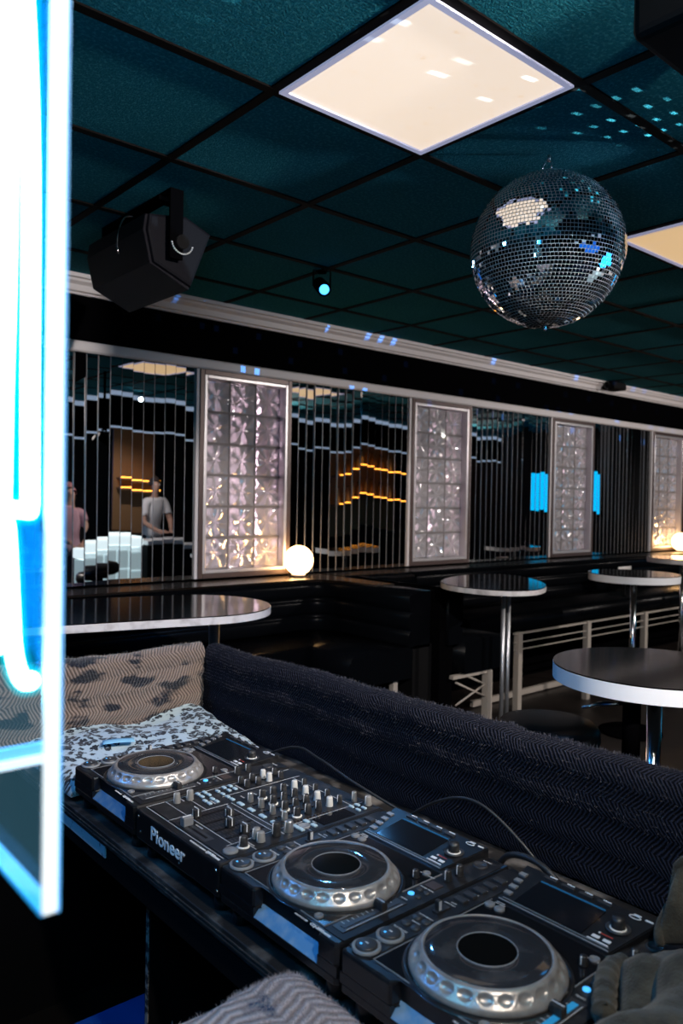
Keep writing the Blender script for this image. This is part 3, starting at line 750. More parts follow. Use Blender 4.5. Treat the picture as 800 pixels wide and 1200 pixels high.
b = MB(); b.box((.200-SG[0], .603-SG[1], .045), (.055, .006, .008)); b.build('lit_edge', M['acrylic_edge_blue'], sg)
b = MB()
for y in (-.2, .2): b.tube([(0, y, 1.03), (0, y, CH-SG[2])], .0015, seg=6)
b.build('hanging_wires', M['steel'], sg)
# ------------------------------------------------------------------ dj booth
DZ = .755
booth_o = (1.0, 1.2, 0)
dj = thing('dj_booth', booth_o, 'worn black plywood DJ booth carrying the decks and mixer', 'DJ booth')
def L3(x, y, z): return (x-booth_o[0], y-booth_o[1], z)
b = MB(); b.box(L3(1.04, 1.08, DZ-.014), (.63, 2.34, .028), 0, bev=.002)
b.box(L3(.7245, 1.08, DZ-.0105), (.004, 2.33, .003), 1); b.box(L3(.7245, 1.08, DZ-.018), (.004, 2.33, .003), 1)
b.build('desk_top', [M['desk_top'], M['desk_ply']], dj)
b = MB(); b.box(L3(.742, 1.08, DZ-.058), (.018, 2.30, .06)); b.build('apron', M['desk_dark'], dj)
b = MB(); b.box(L3(.7315, 1.765, DZ-.045), (.003, .27, .028)); b.build('peeled_edge', M['peeled_paint'], dj)
b = MB(); b.box(L3(1.02, 1.50, .36), (.50, .022, .72), 0); b.box(L3(.770, 1.50, .36), (.004, .012, .70), 1); b.build('upright', [M['desk_dark'], M['chip_wood']], dj)
b = MB(); b.box(L3(1.386, 1.18, .485), (.022, 2.10, .97), rz=.0132); b.build('front_panel', M['desk_dark'], dj)
b = MB(); b.box(L3(.80, 2.265, .485), (1.15, .03, .97)); b.build('end_panel', M['desk_dark'], dj)
b = MB(); b.box(L3(.46, .48, .70), (.50, .90, .06)); b.box(L3(.24, .48, .34), (.03, .85, .68)); b.build('side_shelf', M['desk_dark'], dj)
bx = thing('storage_box', (.82, 1.785, 0), 'blue plastic storage box on the floor under the booth desk', 'box')
b = MB()
for c, d in (((0, -.15, .06), (.50, .008, .11)), ((0, .15, .06), (.50, .008, .11)), ((-.25, 0, .06), (.008, .30, .11)), ((.25, 0, .06), (.008, .30, .11)), ((0, 0, .008), (.50, .30, .014))): b.box(c, d, bev=.002)
b.box((0, -.157, .105), (.53, .012, .02), bev=.003); b.build('tub', M['blue_plastic'], bx)
b = MB(); b.box((0, 0, .124), (.53, .33, .018), bev=.006); b.build('lid', M['blue_plastic'], bx)
# ------------------------------------------------------------------ fleeces
def nz3(x, y, z):
    from mathutils import noise
    return noise.noise(Vector((x, y, z)))
def hung_throw(name, p0, p1, nin, ztop, zin, zout, th, material, label, fuzz_n, fuzz_mat, seed):
    """cloth folded over a wall: inside face, rounded top, outside face; nin points to the booth's inside"""
    p0, p1 = Vector((*p0, 0)), Vector((*p1, 0)); nin = Vector((*nin, 0)); Ln = (p1-p0).length
    arc = []
    for q in range(22): arc.append((th/2+.004*sin(q*.9), zin+(ztop-th/2-zin)*q/22))
    for q in range(13):
        a = pi*q/12; arc.append((th/2*cos(a), ztop-th/2+th/2*sin(a)))
    for q in range(1, 8): arc.append((-th/2, ztop-th/2-(ztop-th/2-zout)*q/7))
    cum = [0]
    for a, c in zip(arc, arc[1:]): cum.append(cum[-1]+math.hypot(a[0]-c[0], a[1]-c[1]))
    na = len(arc)-1; nl = int(Ln/.012)
    def fn(u, v):
        k = min(na, int(round(v*na))); d, z = arc[k]; x = u*Ln
        wv = .012*nz3(x*3.1, z*2.2, seed)+.006*nz3(x*9, z*7, seed+4)
        sag = .010*nz3(x*2.3, 0, seed+9)+.005*nz3(x*14, z*10, seed+2)
        p = p0+(p1-p0)*u+nin*(d+wv)
        return (p.x, p.y, z+sag*(1 if z > zin+.05 else 0)+.002*nz3(x*60, z*60, seed))
    o = thing(name, (*((p0+p1)/2)[:2], 0), label, 'throw')
    b = MB(); b.grid(lambda u, v: tuple(Vector(fn(u, v))-Vector((*((p0+p1)/2)[:2], 0))), nl, na, uvfn=lambda u, v: (u*Ln, cum[min(na, int(round(v*na)))]))
    c = b.build('cloth', material, o)
    rnd = random.Random(seed); f = MB(); bm = f.bm; org = Vector((*((p0+p1)/2)[:2], 0))
    for _ in range(fuzz_n):
        u = rnd.random(); v = (14+rnd.random()*20)/na if rnd.random() < .8 else rnd.random()*.5
        p = Vector(fn(u, v)); k = min(na, int(round(v*na))); d, z = arc[k]
        ov = (nin*d*1.0+Vector((0, 0, max(0, z-ztop+th/2)))).normalized() if k > 10 else nin
        dr = (ov+Vector((rnd.gauss(0, .5), rnd.gauss(0, .5), rnd.gauss(0, .5)))).normalized()*rnd.uniform(.003, .009)
        sd = dr.cross(Vector((rnd.random(), rnd.random(), rnd.random()))).normalized()*.0006
        a = [bm.verts.new(q-org) for q in (p-sd, p+sd, p+dr)]; bm.faces.new(a)
    tag(f.build('pile', fuzz_mat, o, normals=False), kind='stuff')
    return o
mat('logo_white', (.92, .92, .92), .5)
mat('navy_pile', (.035, .036, .052), .9, sheen=.2, var=((.26, .24, .23), 150, .60, .75))
mat('taupe_pile', (.20, .165, .14), .9, sheen=.3)
mat('mauve_pile', (.42, .36, .37), .9, sheen=.3)
hung_throw('navy_throw', (1.372, 2.235), (1.400, .12), (-1, 0), 1.012, .757, .25, .075, M['navy_fleece'], 'dark navy zigzag plush throw hung over the long booth wall behind the decks', 15000, M['navy_pile'], 3)
hung_throw('taupe_throw', (.42, 2.262), (1.335, 2.262), (0, -1), 1.016, .757, .3, .07, M['taupe_fleece'], 'taupe plush throw with dark patches over the booth end wall at the left', 4000, M['taupe_pile'], 11)
# leopard cloth
lo = (1.0, 2.02, DZ)
lp = thing('leopard_cloth', lo, 'pale blue leopard print cloth heaped between the far deck and the taupe throw', 'cloth')
def leo(u, v):
    x = .735+.575*u; y = 1.838+.375*v
    e = min(1, u/.06, (1-u)/.05, v/.10)*1.0; e = max(0, e)**.5
    h = .012+.052*e*(.55+.45*nz3(x*5, y*6, 2))+.030*v*v*(.6+.8*nz3(x*6, 3, 7))+.006*nz3(x*22, y*22, 1)*e
    return (x-lo[0]+.012*nz3(x*7, y*9, 5), min(y, 2.205)-lo[1], max(.003, h))
b = MB(); b.grid(leo, 70, 50, uvfn=lambda u, v: (.575*u, .375*v)); c = b.build('cloth', M['leopard_cloth'], lp)
sol = c.modifiers.new('thickness', 'SOLIDIFY'); sol.thickness = .003
mat('flyer_blue', (.25, .55, .75), .4)
fl = thing('flyer', (.945, 2.03, DZ+.060), 'light blue paper slip lying on the leopard print cloth', 'paper', None, -.35)
b = MB(); b.grid(lambda u, v: ((u-.5)*.085, (v-.5)*.028, .002*sin(u*3)+.003*v), 8, 3); c = b.build('paper', M['flyer_blue'], fl)
sol = c.modifiers.new('thickness', 'SOLIDIFY'); sol.thickness = .001
# mauve throw on the near side shelf
mo = (.5, .55, .73)
mv = thing('mauve_throw', mo, 'mauve plush throw with dark blue smudges over the side shelf, bottom edge of the photo', 'throw')
def mau(u, v):
    x = .20+.555*u; y = .10+.875*v
    ed = max(0.0, min(1.0, (1-u)/.07)); ed2 = max(0.0, min(1.0, (1-v)/.05))
    e = (1-(1-ed)**2)**.5*(1-(1-ed2)**2)**.5
    z = .002+.036*e+.010*nz3(x*7, y*6, 3)*e+.004*nz3(x*28, y*26, 5)
    x += .008*nz3(x*4, y*9, 8)*(u > .9); y += .012*nz3(x*8, y*4, 6)*(v > .9)
    return (min(x, .752)-mo[0], y-mo[1], max(.0005, z))
b = MB(); b.grid(mau, 90, 120, uvfn=lambda u, v: (.875*v, .555*u)); b.build('cloth', M['mauve_fleece'], mv)
f = MB(); rnd = random.Random(5)
for _ in range(9000):
    u, v = (rnd.random(), rnd.random()) if rnd.random() < .5 else (.75+.25*rnd.random(), .5+.5*rnd.random())
    p = Vector(mau(u, v)); dr = Vector((rnd.gauss(0, .5), rnd.gauss(0, .5), 1)).normalized()*rnd.uniform(.003, .009); sd = dr.cross(Vector((1, rnd.random(), 0))).normalized()*.0005
    f.bm.faces.new([f.bm.verts.new(q) for q in (p-sd, p+sd, p+dr)])
tag(f.build('pile', M['mauve_pile'], mv, normals=False), kind='stuff')
# jacket over the near end of the nearest deck
jo = (1.0, .45, .85)
jk = thing('jacket', jo, 'dark olive cloth jacket draped over the near corner of the nearest deck', 'jacket')
def lerp_curve(c, t):
    k = t*(len(c)-1); i = min(len(c)-2, int(k)); f = k-i
    return tuple(c[i][q]*(1-f)+c[i+1][q]*f for q in range(len(c[0])))
def layer(name, c0, shift, z_edge, z_in, seed, nu=64, nv=40, amp=1.0):
    c0 = curve(c0, 6)
    def fn(u, v):
        x, y = lerp_curve(c0, u); x += shift[0]*v; y += shift[1]*v
        e = min(1, v/.16); e = (1-(1-e)**2)**.5; g = min(1, u/.08, (1-u)/.05); g = (1-(1-max(0, g))**2)**.5
        fold = (.020*nz3(x*9+2, y*5, seed)+.010*sin(x*31+y*17+seed)+.007*nz3(x*22, y*18, seed+3)+.003*nz3(x*60, y*50, seed+5))*amp
        return (x-jo[0], y-jo[1], max(.003, z_edge+(z_in-z_edge)*e*g+fold*e*g))
    b = MB(); b.grid(fn, nu, nv, uvfn=lambda u, v: (u*.4, v*.35)); c = b.build(name, M['jacket_cloth'], jk)
    s_ = c.modifiers.new('thickness', 'SOLIDIFY'); s_.thickness = .006; s_.offset = -1
layer('body', [(.83, .465), (.865, .482), (.90, .502), (.945, .528), (.985, .549), (1.02, .548), (1.06, .532), (1.10, .506), (1.16, .46)], (-.05, -.36), .006, .036, 1)
layer('front_panel', [(.74, .462), (.775, .474), (.81, .474), (.845, .466), (.88, .460), (.912, .464), (.945, .480), (.972, .487), (1.005, .474), (1.05, .452), (1.10, .42)], (-.04, -.33), .040, .074, 6)
b = MB(); pts = curve([(1.005-jo[0], .553-jo[1], .012), (.97-jo[0], .551-jo[1], .018), (.935-jo[0], .538-jo[1], .0205), (.90-jo[0], .5195-jo[1], .0205), (.872-jo[0], .503-jo[1], .0195)], 8)
rr = [.012+.0030*min(1, i/14)+.0010*sin(i*1.3) for i in range(len(pts))]
pts += [tuple(Vector(pts[-1])+Vector((.012, .007, 0)))]; rr += [.008]
b.tube(pts, rr, seg=20); b.build('sleeve', M['jacket_cloth'], jk)
def col(u, v):
    a = min(1, u/.10); a = (1-(1-a)**2)**.5
    x = 1.075+.12*u+.055*v; y = .535-.10*u+.012*v; z = .020+v*(.030+.062*a)+.010*sin(u*9+1)*v
    return (x-jo[0]-.020*sin(pi*v)*(1-u), y-jo[1]-.035*sin(pi*v)*u, z)
b = MB(); b.grid(col, 30, 16, uvfn=lambda u, v: (u, v)); c = b.build('collar', M['jacket_cloth'], jk)
sol = c.modifiers.new('thickness', 'SOLIDIFY'); sol.thickness = .009
b = MB(); b.tube([tuple(Vector(col(u/20, 1))) for u in range(21)], .0065, seg=10); b.tube([tuple(Vector(col(0.0, v/10))) for v in range(11)], .0065, seg=10); b.build('collar_hem', M['jacket_cloth'], jk)
# cables behind the gear
for pts, lab in (([(1.20, 1.80, DZ+.006), (1.22, 1.6, DZ+.10), (1.19, 1.45, DZ+.115), (1.17, 1.30, DZ+.105), (1.22, 1.12, DZ+.05), (1.24, .9, DZ+.006)], 'thin black cable looping up behind the mixer'),
                 ([(1.25, 1.25, DZ+.006), (1.24, 1.12, DZ+.10), (1.24, 1.02, DZ+.135), (1.25, .93, DZ+.10), (1.26, .8, DZ+.006)], 'black cable arched against the navy throw behind the middle deck'),
                 ([(1.22, .95, DZ+.006), (1.205, .90, DZ+.075), (1.20, .82, DZ+.085), (1.205, .74, DZ+.03), (1.21, .7, DZ+.006)], 'thick black cable behind the gap between middle and nearest decks')):
    tag(MB().tube(curve(pts, 10), .0032 if 'thick ' not in lab else .006, seg=8).build('cable', M['cable_rubber']), lab, 'cable', 'cables behind the decks')
# ------------------------------------------------------------------ decks
TW = .095                                       # top surface above the desk
def knob(b, x, y, z, r, h, pointer=True, m0=0, m1=1, m2=2, ring=False):
    if ring: b.lathe([(0, z), (r*1.32, z), (r*1.32, z+.0025), (r*1.1, z+.003), (0, z+.003)], (x, y, 0), 20, m2)
    b.lathe([(r*1.05, z+.001), (r*1.0, z+h*.3), (r*.86, z+h*.92), (r*.74, z+h), (0, z+h)], (x, y, 0), 20, m0)
    if pointer: b.box((x, y-r*.80, z+h*.62), (.0016, r*.45, h*.78), m1)
def part(b, name, mats, parent, label=None):
    o = b.build(name, [M[m] for m in (mats if isinstance(mats, (list, tuple)) else [mats])], parent)
    if label: o['label'] = label
    return o
def make_deck():
    d = thing('media_player', (0, 0, 0))
    W, D = .318, .402; a, c = .105, .272; rc = .018
    b = MB()
    b.prism([(0, .006), (.006, 0), (a-.004, 0), (a, .004), (a+.002, rc), (c-.002, rc), (c, .004), (c+.004, 0), (W-.006, 0), (W, .006), (W, D), (0, D)], .061, TW, 0, bev=.0045)
    b.prism([(0, .006), (.006, 0), (W-.006, 0), (W, .006), (W, D), (0, D)], .034, .0475, 0, bev=.002)
    b.prism([(0, rc+.001), (W, rc+.001), (W, D), (0, D)], .046, .062, 0)
    b.box((a/2, .010, .0545), (a-.001, .019, .016)); b.box(((c+W)/2, .010, .0545), (W-c-.001, .019, .016))
    part(b, 'body', 'gear_body', d)
    b = MB(); b.quad([(a, .001, .0478), (c, .001, .0478), (c, rc, .066), (a, rc, .066)]); b.box(((a+c)/2, .009, .0475), (c-a, .014, .002))
    part(b, 'disc_slot', 'slot_blue', d, 'blue-lit disc slot lip')
    for x in (.03, W-.03):
        for y in (.03, D-.03):
            b = MB(); b.cyl((x, y, 0), (x, y, .036), .019, .017, seg=20); part(b, 'foot', 'gear_body', d)
    b = MB(); b.box((.024, .20, TW+.0006), (.046, .37, .0012), 0, bev=.0005); b.box((.293, .20, TW+.0006), (.046, .37, .0012), 0, bev=.0005)
    b.prism([(.052, .020), (.266, .020), (.266, .282), (.052, .282)], TW, TW+.0010, 1)
    for p, q in (((.051, .019), (.267, .019)), ((.051, .019), (.051, .283)), ((.267, .019), (.267, .283))):
        b.box(((p[0]+q[0])/2, (p[1]+q[1])/2, TW+.0008), (abs(p[0]-q[0])+.0012, abs(p[1]-q[1])+.0012, .0016), 2)
    part(b, 'top_plate', ['gear_top', 'gear_gloss', 'gear_line'], d)
    # jog wheel
    jx, jy = .165, .128
    j = MB()
    prof = [(.1085, 0), (.110, .003), (.1085, .008), (.1045, .0125), (.0955, .0235), (.0920, .0262), (.0890, .0270), (.0872, .0255)]
    nd = 24; seg = nd*14
    def jr(u, v):
        k = v*(len(prof)-1); i = min(len(prof)-2, int(k)); t = k-i
        r = prof[i][0]*(1-t)+prof[i+1][0]*t; z = prof[i][1]*(1-t)+prof[i+1][1]*t
        an = 2*pi*u; du = ((u*nd) % 1)-.5
        ds = du*2*pi*.100/nd; dv = (math.hypot(r-.100, z-.018))*(1 if z > .018 else -1)
        q = (ds/.0098)**2+(dv/.0064)**2
        dd = -.0032*(1-q)**.5 if q < 1 else 0
        hs = (abs(du)-.5)*2*pi*.1/nd; q2 = (hs/.0019)**2
        for o_ in (-.0045, .0045):
            if q2+((dv-o_)/.0019)**2 < 1: dd -= .0006
        return (jx+(r+dd*.75)*cos(an), jy+(r+dd*.75)*sin(an), TW+.001+z+dd*.66)
    fine = []
    pr2 = prof; prof = []
    for p, q in zip(pr2, pr2[1:]):
        n = 8 if q[1]-p[1] > .008 else 2
        for t in range(n): prof.append((p[0]+(q[0]-p[0])*t/n, p[1]+(q[1]-p[1])*t/n))
    prof.append(pr2[-1])
    j.grid(jr, seg, len(prof)-1, closed_u=True)
    jw = part(j, 'jog_wheel', 'jog_ring', d, 'silver jog ring with finger dents')
    b = MB(); b.lathe([(.0872, TW+.0262), (.0865, TW+.0275), (.086, TW+.0278), (.0425, TW+.0275), (.0415, TW+.0270)], (jx, jy, 0), 72); part(b, 'platter', 'jog_plate', jw)
    b = MB(); b.lathe([(.0425, TW+.0274), (.0420, TW+.0282), (.0412, TW+.0282), (.0408, TW+.0274)], (jx, jy, 0), 64); part(b, 'rim', 'gear_line', jw)
    b = MB(); b.lathe([(.0412, TW+.0272), (0, TW+.0272)], (jx, jy, 0), 64); part(b, 'center_display', 'jog_center', jw)
    b = MB(); b.lathe([(.118, TW+.0008), (.116, TW+.0030), (.111, TW+.0030), (.110, TW+.001)], (jx, jy, 0), 72); part(b, 'jog_surround', 'gear_body', d)
    # cue and play
    for nm, y in (('cue_button', .030), ('play_button', .078)):
        b = MB(); b.lathe([(.0215, TW+.001), (.0215, TW+.0045), (.0195, TW+.0055), (.0185, TW+.0042), (.0165, TW+.0042)], (.024, y, 0), 36, 1); b.lathe([(.0165, TW+.0042), (.016, TW+.0075), (.014, TW+.0082), (0, TW+.0078)], (.024, y, 0), 36, 0)
        b.box((.020, y-.007, TW+.0082), (.003, .003, .0012), 2)
        b.box((.024, y+.001, TW+.0084), (.006, .002, .0006), 3); part(b, nm, ['button_dark', 'gear_line', 'button_led', 'print_white'], d)
    for x, y in ((.014, .122), (.033, .122), (.014, .146), (.033, .146)):
        b = MB(); b.lathe([(.008, TW+.001), (.008, TW+.003), (.0065, TW+.004), (0, TW+.0036)], (x, y, 0), 20); part(b, 'search_button', 'button_dark', d)
    b = MB(); b.box((.022, .192, TW+.002), (.012, .030, .003), 0); b.box((.022, .185, TW+.011), (.009, .008, .018), 0, bev=.002); b.box((.0268, .185, TW+.012), (.0006, .006, .014), 1); part(b, 'direction_lever', ['knob_black', 'print_dim'], d)
    for y in (.238, .262, .286, .312, .338):
        b = MB(); b.box((.023, y, TW+.003), (.022, .013, .005), 0, bev=.0012); b.box((.023, y+.0105, TW+.0014), (.016, .0018, .0006), 1); part(b, 'loop_button', ['button_dark', 'print_dim'], d)
    for x in (.060, .079):
        b = MB(); b.lathe([(.0085, TW+.001), (.0085, TW+.0035), (.007, TW+.0045), (0, TW+.0043)], (x, .266, 0), 24); part(b, 'mode_button', 'button_grey', d)
    # tempo slider
    b = MB(); b.box((.287, .095, TW+.0016), (.026, .135, .0016), 1); b.box((.2885, .095, TW+.0028), (.009, .118, .001), 3)
    for k in range(11): b.box((.280, .045+.010*k, TW+.0026), (.006 if k % 5 else .010, .0010, .0006), 2)
    b.box((.2985, .095, TW+.0026), (.001, .12, .0008), 2)
    sl = part(b, 'tempo_slider', ['gear_gloss', 'button_dark', 'print_dim', 'button_dark'], d)
    b = MB(); b.box((.287, .117, TW+.010), (.020, .012, .014), 0, bev=.002); b.box((.287, .117, TW+.0172), (.018, .0014, .0008), 1); part(b, 'slider_cap', ['knob_black', 'print_white'], sl)
    for x, y in ((.281, .192), (.297, .192), (.281, .212), (.297, .212)):
        b = MB(); b.lathe([(.0055, TW+.001), (.0055, TW+.003), (.004, TW+.0038), (0, TW+.0036)], (x, y, 0), 18, 0 if y < .2 else 1); part(b, 'tempo_button', ['button_led' if x < .29 else 'button_dark', 'button_dark'], d)
    for y in (.272, .302):
        b = MB(); knob(b, .290, y, TW+.001, .0072, .019); part(b, 'speed_knob', ['knob_black', 'print_white', 'ring_light'], d)
    b = MB(); b.lathe([(.013, TW+.001), (.013, TW+.004), (.0115, TW+.0045), (.0105, TW+.0030), (0, TW+.003)], (.290, .358, 0), 28); part(b, 'usb_button', 'button_dark', d)
    b = MB(); knob(b, .247, .238, TW+.001, .0062, .014); part(b, 'hold_knob', ['knob_black', 'print_white', 'ring_light'], d)
    for x, y in ((.262, .262), (.252, .030)):
        b = MB(); b.lathe([(.0075, TW+.001), (.0075, TW+.0035), (.0060, TW+.0042), (.0055, TW+.0028), (0, TW+.0028)], (x-.012, y, 0), 22); part(b, 'round_button', 'button_grey', d)
    # tilted display
    z0, z1 = TW+.002, TW+.017
    def pz(y): return z0+(z1-z0)*(y-.288)/(.400-.288)
    pan = [(.056, .288), (.256, .288), (.276, .400), (.034, .400)]
    b = MB(); bm = b.bm
    A = [bm.verts.new((x, y, pz(y))) for x, y in pan]; B = [bm.verts.new((x, y, TW-.002)) for x, y in pan]
    for f in (A, B): bm.faces.new(f)
    for k in range(4): bm.faces.new((A[k], A[(k+1) % 4], B[(k+1) % 4], B[k]))
    bmesh.ops.bevel(bm, geom=list(bm.edges), offset=.0016, segments=2, affect='EDGES')
    dp = part(b, 'display_panel', 'gear_body', d)
    def on(b, x, y, w, h, t, m): # small box lying on the tilted panel
        an = math.atan2(z1-z0, .112); T = Matrix.Translation((x, y, pz(y)+t/2)) @ Matrix.Rotation(an, 4, 'X'); b.box((0, 0, 0), (w, h, t), m, M=T)
    b = MB(); on(b, .142, .336, .122, .070, .0012, 0); on(b, .142, .3725, .118, .0018, .0024, 1); part(b, 'screen', ['screen', 'screen_edge_blue'], dp)
    b = MB(); on(b, .155, .2925, .196, .0018, .0012, 0); on(b, .155, .2985, .190, .0010, .0010, 0); part(b, 'trim_line', 'gear_line', dp)
    for k in range(4):
        b = MB(); on(b, .092+.033*k, .387, .024, .006, .003, 0); on(b, .092+.033*k, .3955, .014, .0022, .0008, 1); part(b, 'menu_button', ['button_dark', 'print_white'], dp)
    for k in range(4):
        b = MB(); on(b, .061-.004*k, .312+.019*k, .013, .009, .003, 0); on(b, .061-.004*k, .3185+.019*k, .010, .0016, .0008, 1); part(b, 'source_button', ['button_grey', 'print_dim'], dp)
    b = MB(); zz = pz(.348); b.lathe([(.0185, zz), (.0185, zz+.002), (.0165, zz+.0025), (.0125, zz+.0012)], (.237, .348, 0), 32, 1); b.lathe([(.0125, zz+.0012), (.0118, zz+.0024), (.0108, zz+.0024)], (.237, .348, 0), 32, 2)
    b.lathe([(.0105, zz), (.0100, zz+.012), (.0092, zz+.018), (0, zz+.018)], (.237, .348, 0), 24, 0); part(b, 'rotary_knob', ['knob_black', 'button_dark', 'ring_light'], dp)
    b = MB(); zz = pz(.386)
    b.tube([(.243+.009*cos(k*pi/8), .386+.0045*sin(k*pi/8), zz+.002) for k in range(16)], .0008, seg=6, closed=True); on(b, .243, .3945, .012, .002, .0008, 0); on(b, .263, .392, .012, .003, .0008, 0); part(b, 'back_button', 'print_white', dp)
    b = MB(); on(b, .222, .311, .012, .006, .0008, 0); on(b, .240, .311, .012, .006, .0008, 0); on(b, .230, .302, .034, .0022, .0008, 0); on(b, .232, .322, .022, .0012, .0008, 1); on(b, .222, .322, .003, .003, .001, 0); part(b, 'format_marks', ['print_white', 'red_print'], dp)
    # lcd near the slider and small print
    b = MB(); b.box((.262, .0, 0), (.0001, .0001, .0001)); b.bm.clear(); b.box((.287, .240, TW+.0018), (.024, .022, .0014), 0); part(b, 'indicator_window', 'lcd_brown', d)
    text_obj('lettering', 'Pioneer', .0135, M['print_white'], d, (.120, .0205, TW+.0012), bold=.0004, xs=1.12)
    text_obj('lettering', 'MULTI PLAYER', .0048, M['print_white'], d, (.208, .0065, TW+.0002))
    text_obj('lettering', 'CDJ-2000nexus', .0082, M['print_white'], d, (.246, .0060, TW+.0002), bold=.0002, xs=.92)
    for tx, x, y, s in (('CUE', .018, .052, .0052), ('PLAY/PAUSE', .006, .1015, .0052), ('SEARCH', .014, .133, .0045), ('TRACK SEARCH', .006, .157, .0042), ('DIRECTION', .008, .215, .0042), ('LOOP', .016, .222, .0042),
                        ('TEMPO', .277, .170, .0048), ('MASTER TEMPO', .272, .222, .0042), ('VINYL SPEED ADJUST', .238, .258, .0036), ('JOG MODE', .060, .278, .0040), ('HOT CUE', .060, .283, .0036), ('USB STOP', .280, .378, .0042)):
        text_obj('lettering', tx, s, M['print_dim'], d, (x, y, TW+.0013))
    return d
SPX, Y1, YM, Y2, Y3 = .735, 1.820, 1.495, 1.169, .844
deck = make_deck()
deck.location = (SPX, Y1-.002, DZ); deck.rotation_euler = (0, 0, -pi/2)
DL = ['black DJ deck furthest from the camera, beside the leopard print cloth', 'black DJ deck between the mixer and the nearest deck', 'black DJ deck nearest the camera, half under the dark jacket']
tag(deck, DL[0], 'DJ deck', 'DJ decks on the booth desk')
for y, lab in ((Y2-.002, DL[1]), (Y3-.002, DL[2])):
    c = copy_tree(deck); c.location = (SPX, y, DZ); c['label'] = lab
for q in kids(c):
    if q.name.startswith('tempo_slider'): q.data = q.data.copy(); q.data.materials[3] = M['lcd_blue']; q['label'] = 'blue-lit tempo slider'
# ------------------------------------------------------------------ mixer
mx = thing('dj_mixer', (SPX, YM-.003, DZ), 'black four-channel DJ mixer with rows of knobs between the far and middle decks', 'DJ mixer', None, -pi/2)
W, D = .322, .405
b = MB(); b.box((W/2, D/2, (.034+TW)/2), (W, D, TW-.034), bev=.0045); part(b, 'body', 'gear_body', mx)
for x in (.03, W-.03):
    for y in (.03, D-.03):
        b = MB(); b.cyl((x, y, 0), (x, y, .036), .017, seg=20); part(b, 'foot', 'gear_body', mx)
b = MB(); b.box((W/2, D/2+.008, TW+.0005), (W-.012, D-.032, .0010), 0)
for x0, y0, x1, y1 in ((.010, .018, .310, .018), (.010, .018, .010, .385), (.100, .018, .100, .16), (.268, .05, .268, .39), (.010, .062, .268, .062), (.100, .155, .268, .155), (.100, .168, .268, .168), (.060, .17, .060, .38), (.268, .085, .314, .085), (.268, .215, .314, .215), (.06, .36, .268, .36), (.0105, .108, .098, .108)):
    b.box(((x0+x1)/2, (y0+y1)/2, TW+.0012), (max(.0011, x1-x0), max(.0011, y1-y0), .0005), 1)
part(b, 'top_plate', ['gear_top', 'print_dim'], mx)
for x, z in ((.012, .082), (.020, .052), (.312, .082), (.316, .046), (.18, .045)):
    b = MB(); b.cyl((x, -.0015, z), (x, .001, z), .0035, seg=12); part(b, 'screw', 'steel', mx)
CHX = [.120, .160, .201, .242]
def mk(name, x, y, r, h, m='knob_black', ring=False, pointer=True):
    b = MB(); knob(b, x, y, TW+.001, r, h, pointer, ring=ring); part(b, name, [m, 'print_white', 'ring_light'], mx)
for x in CHX:
    b = MB(); b.box((x, .178, TW+.003), (.020, .010, .004), 0, bev=.002); part(b, 'cue_button', 'button_ice', mx, 'pale blue cue button')
    mk('color_knob', x, .203, .0066, .020, 'knob_metal')
    mk('low_knob', x, .234, .0078, .020, ring=True); mk('mid_knob', x, .262, .0074, .020); mk('high_knob', x, .290, .0074, .020)
    mk('trim_knob', x, .320, .0074, .020, 'knob_white', pointer=False)
    mk('input_switch', x, .348, .0060, .018)
    b = MB(); b.box((x+.020, .25, TW+.0014), (.004, .11, .0012), 0)
    for k in range(13): b.box((x+.020, .20+.0083*k, TW+.0022), (.003, .003, .0006), 1)
    part(b, 'level_meter', ['gear_gloss', 'lcd_brown'], mx)
for k, (x, y) in enumerate(zip(CHX, (.072, .124, .100, .107))):
    b = MB(); b.box((x, .108, TW+.0016), (.005, .086, .0012), 0)
    for q in range(11): 
        for s in (-1, 1): b.box((x+s*.011, .070+.0076*q, TW+.0012), (.010, .0011, .0005), 1)
    fd = part(b, 'channel_fader', ['gear_gloss', 'lcd_brown'], mx)
    b = MB(); b.box((x, y, TW+.011), (.016, .016, .018), 0, bev=.002); b.box((x, y, TW+.0206), (.0155, .0016, .0010), 1); b.box((x, y-.0082, TW+.013), (.0016, .0006, .014), 1); b.box((x+.0082, y, TW+.013), (.0006, .0020, .014), 1); part(b, 'fader_cap', ['knob_black', 'print_white'], fd)
b = MB(); b.box((.180, .038, TW+.0016), (.075, .005, .0012), 0); b.box((.180, .038, TW+.0010), (.098, .020, .0008), 1); cf = part(b, 'crossfader', ['gear_gloss', 'button_dark'], mx)
b = MB(); b.box((.142, .038, TW+.010), (.016, .022, .018), 0, bev=.002); b.box((.142, .038, TW+.0196), (.0016, .020, .0010), 1); part(b, 'fader_cap', ['button_grey', 'print_white'], cf)
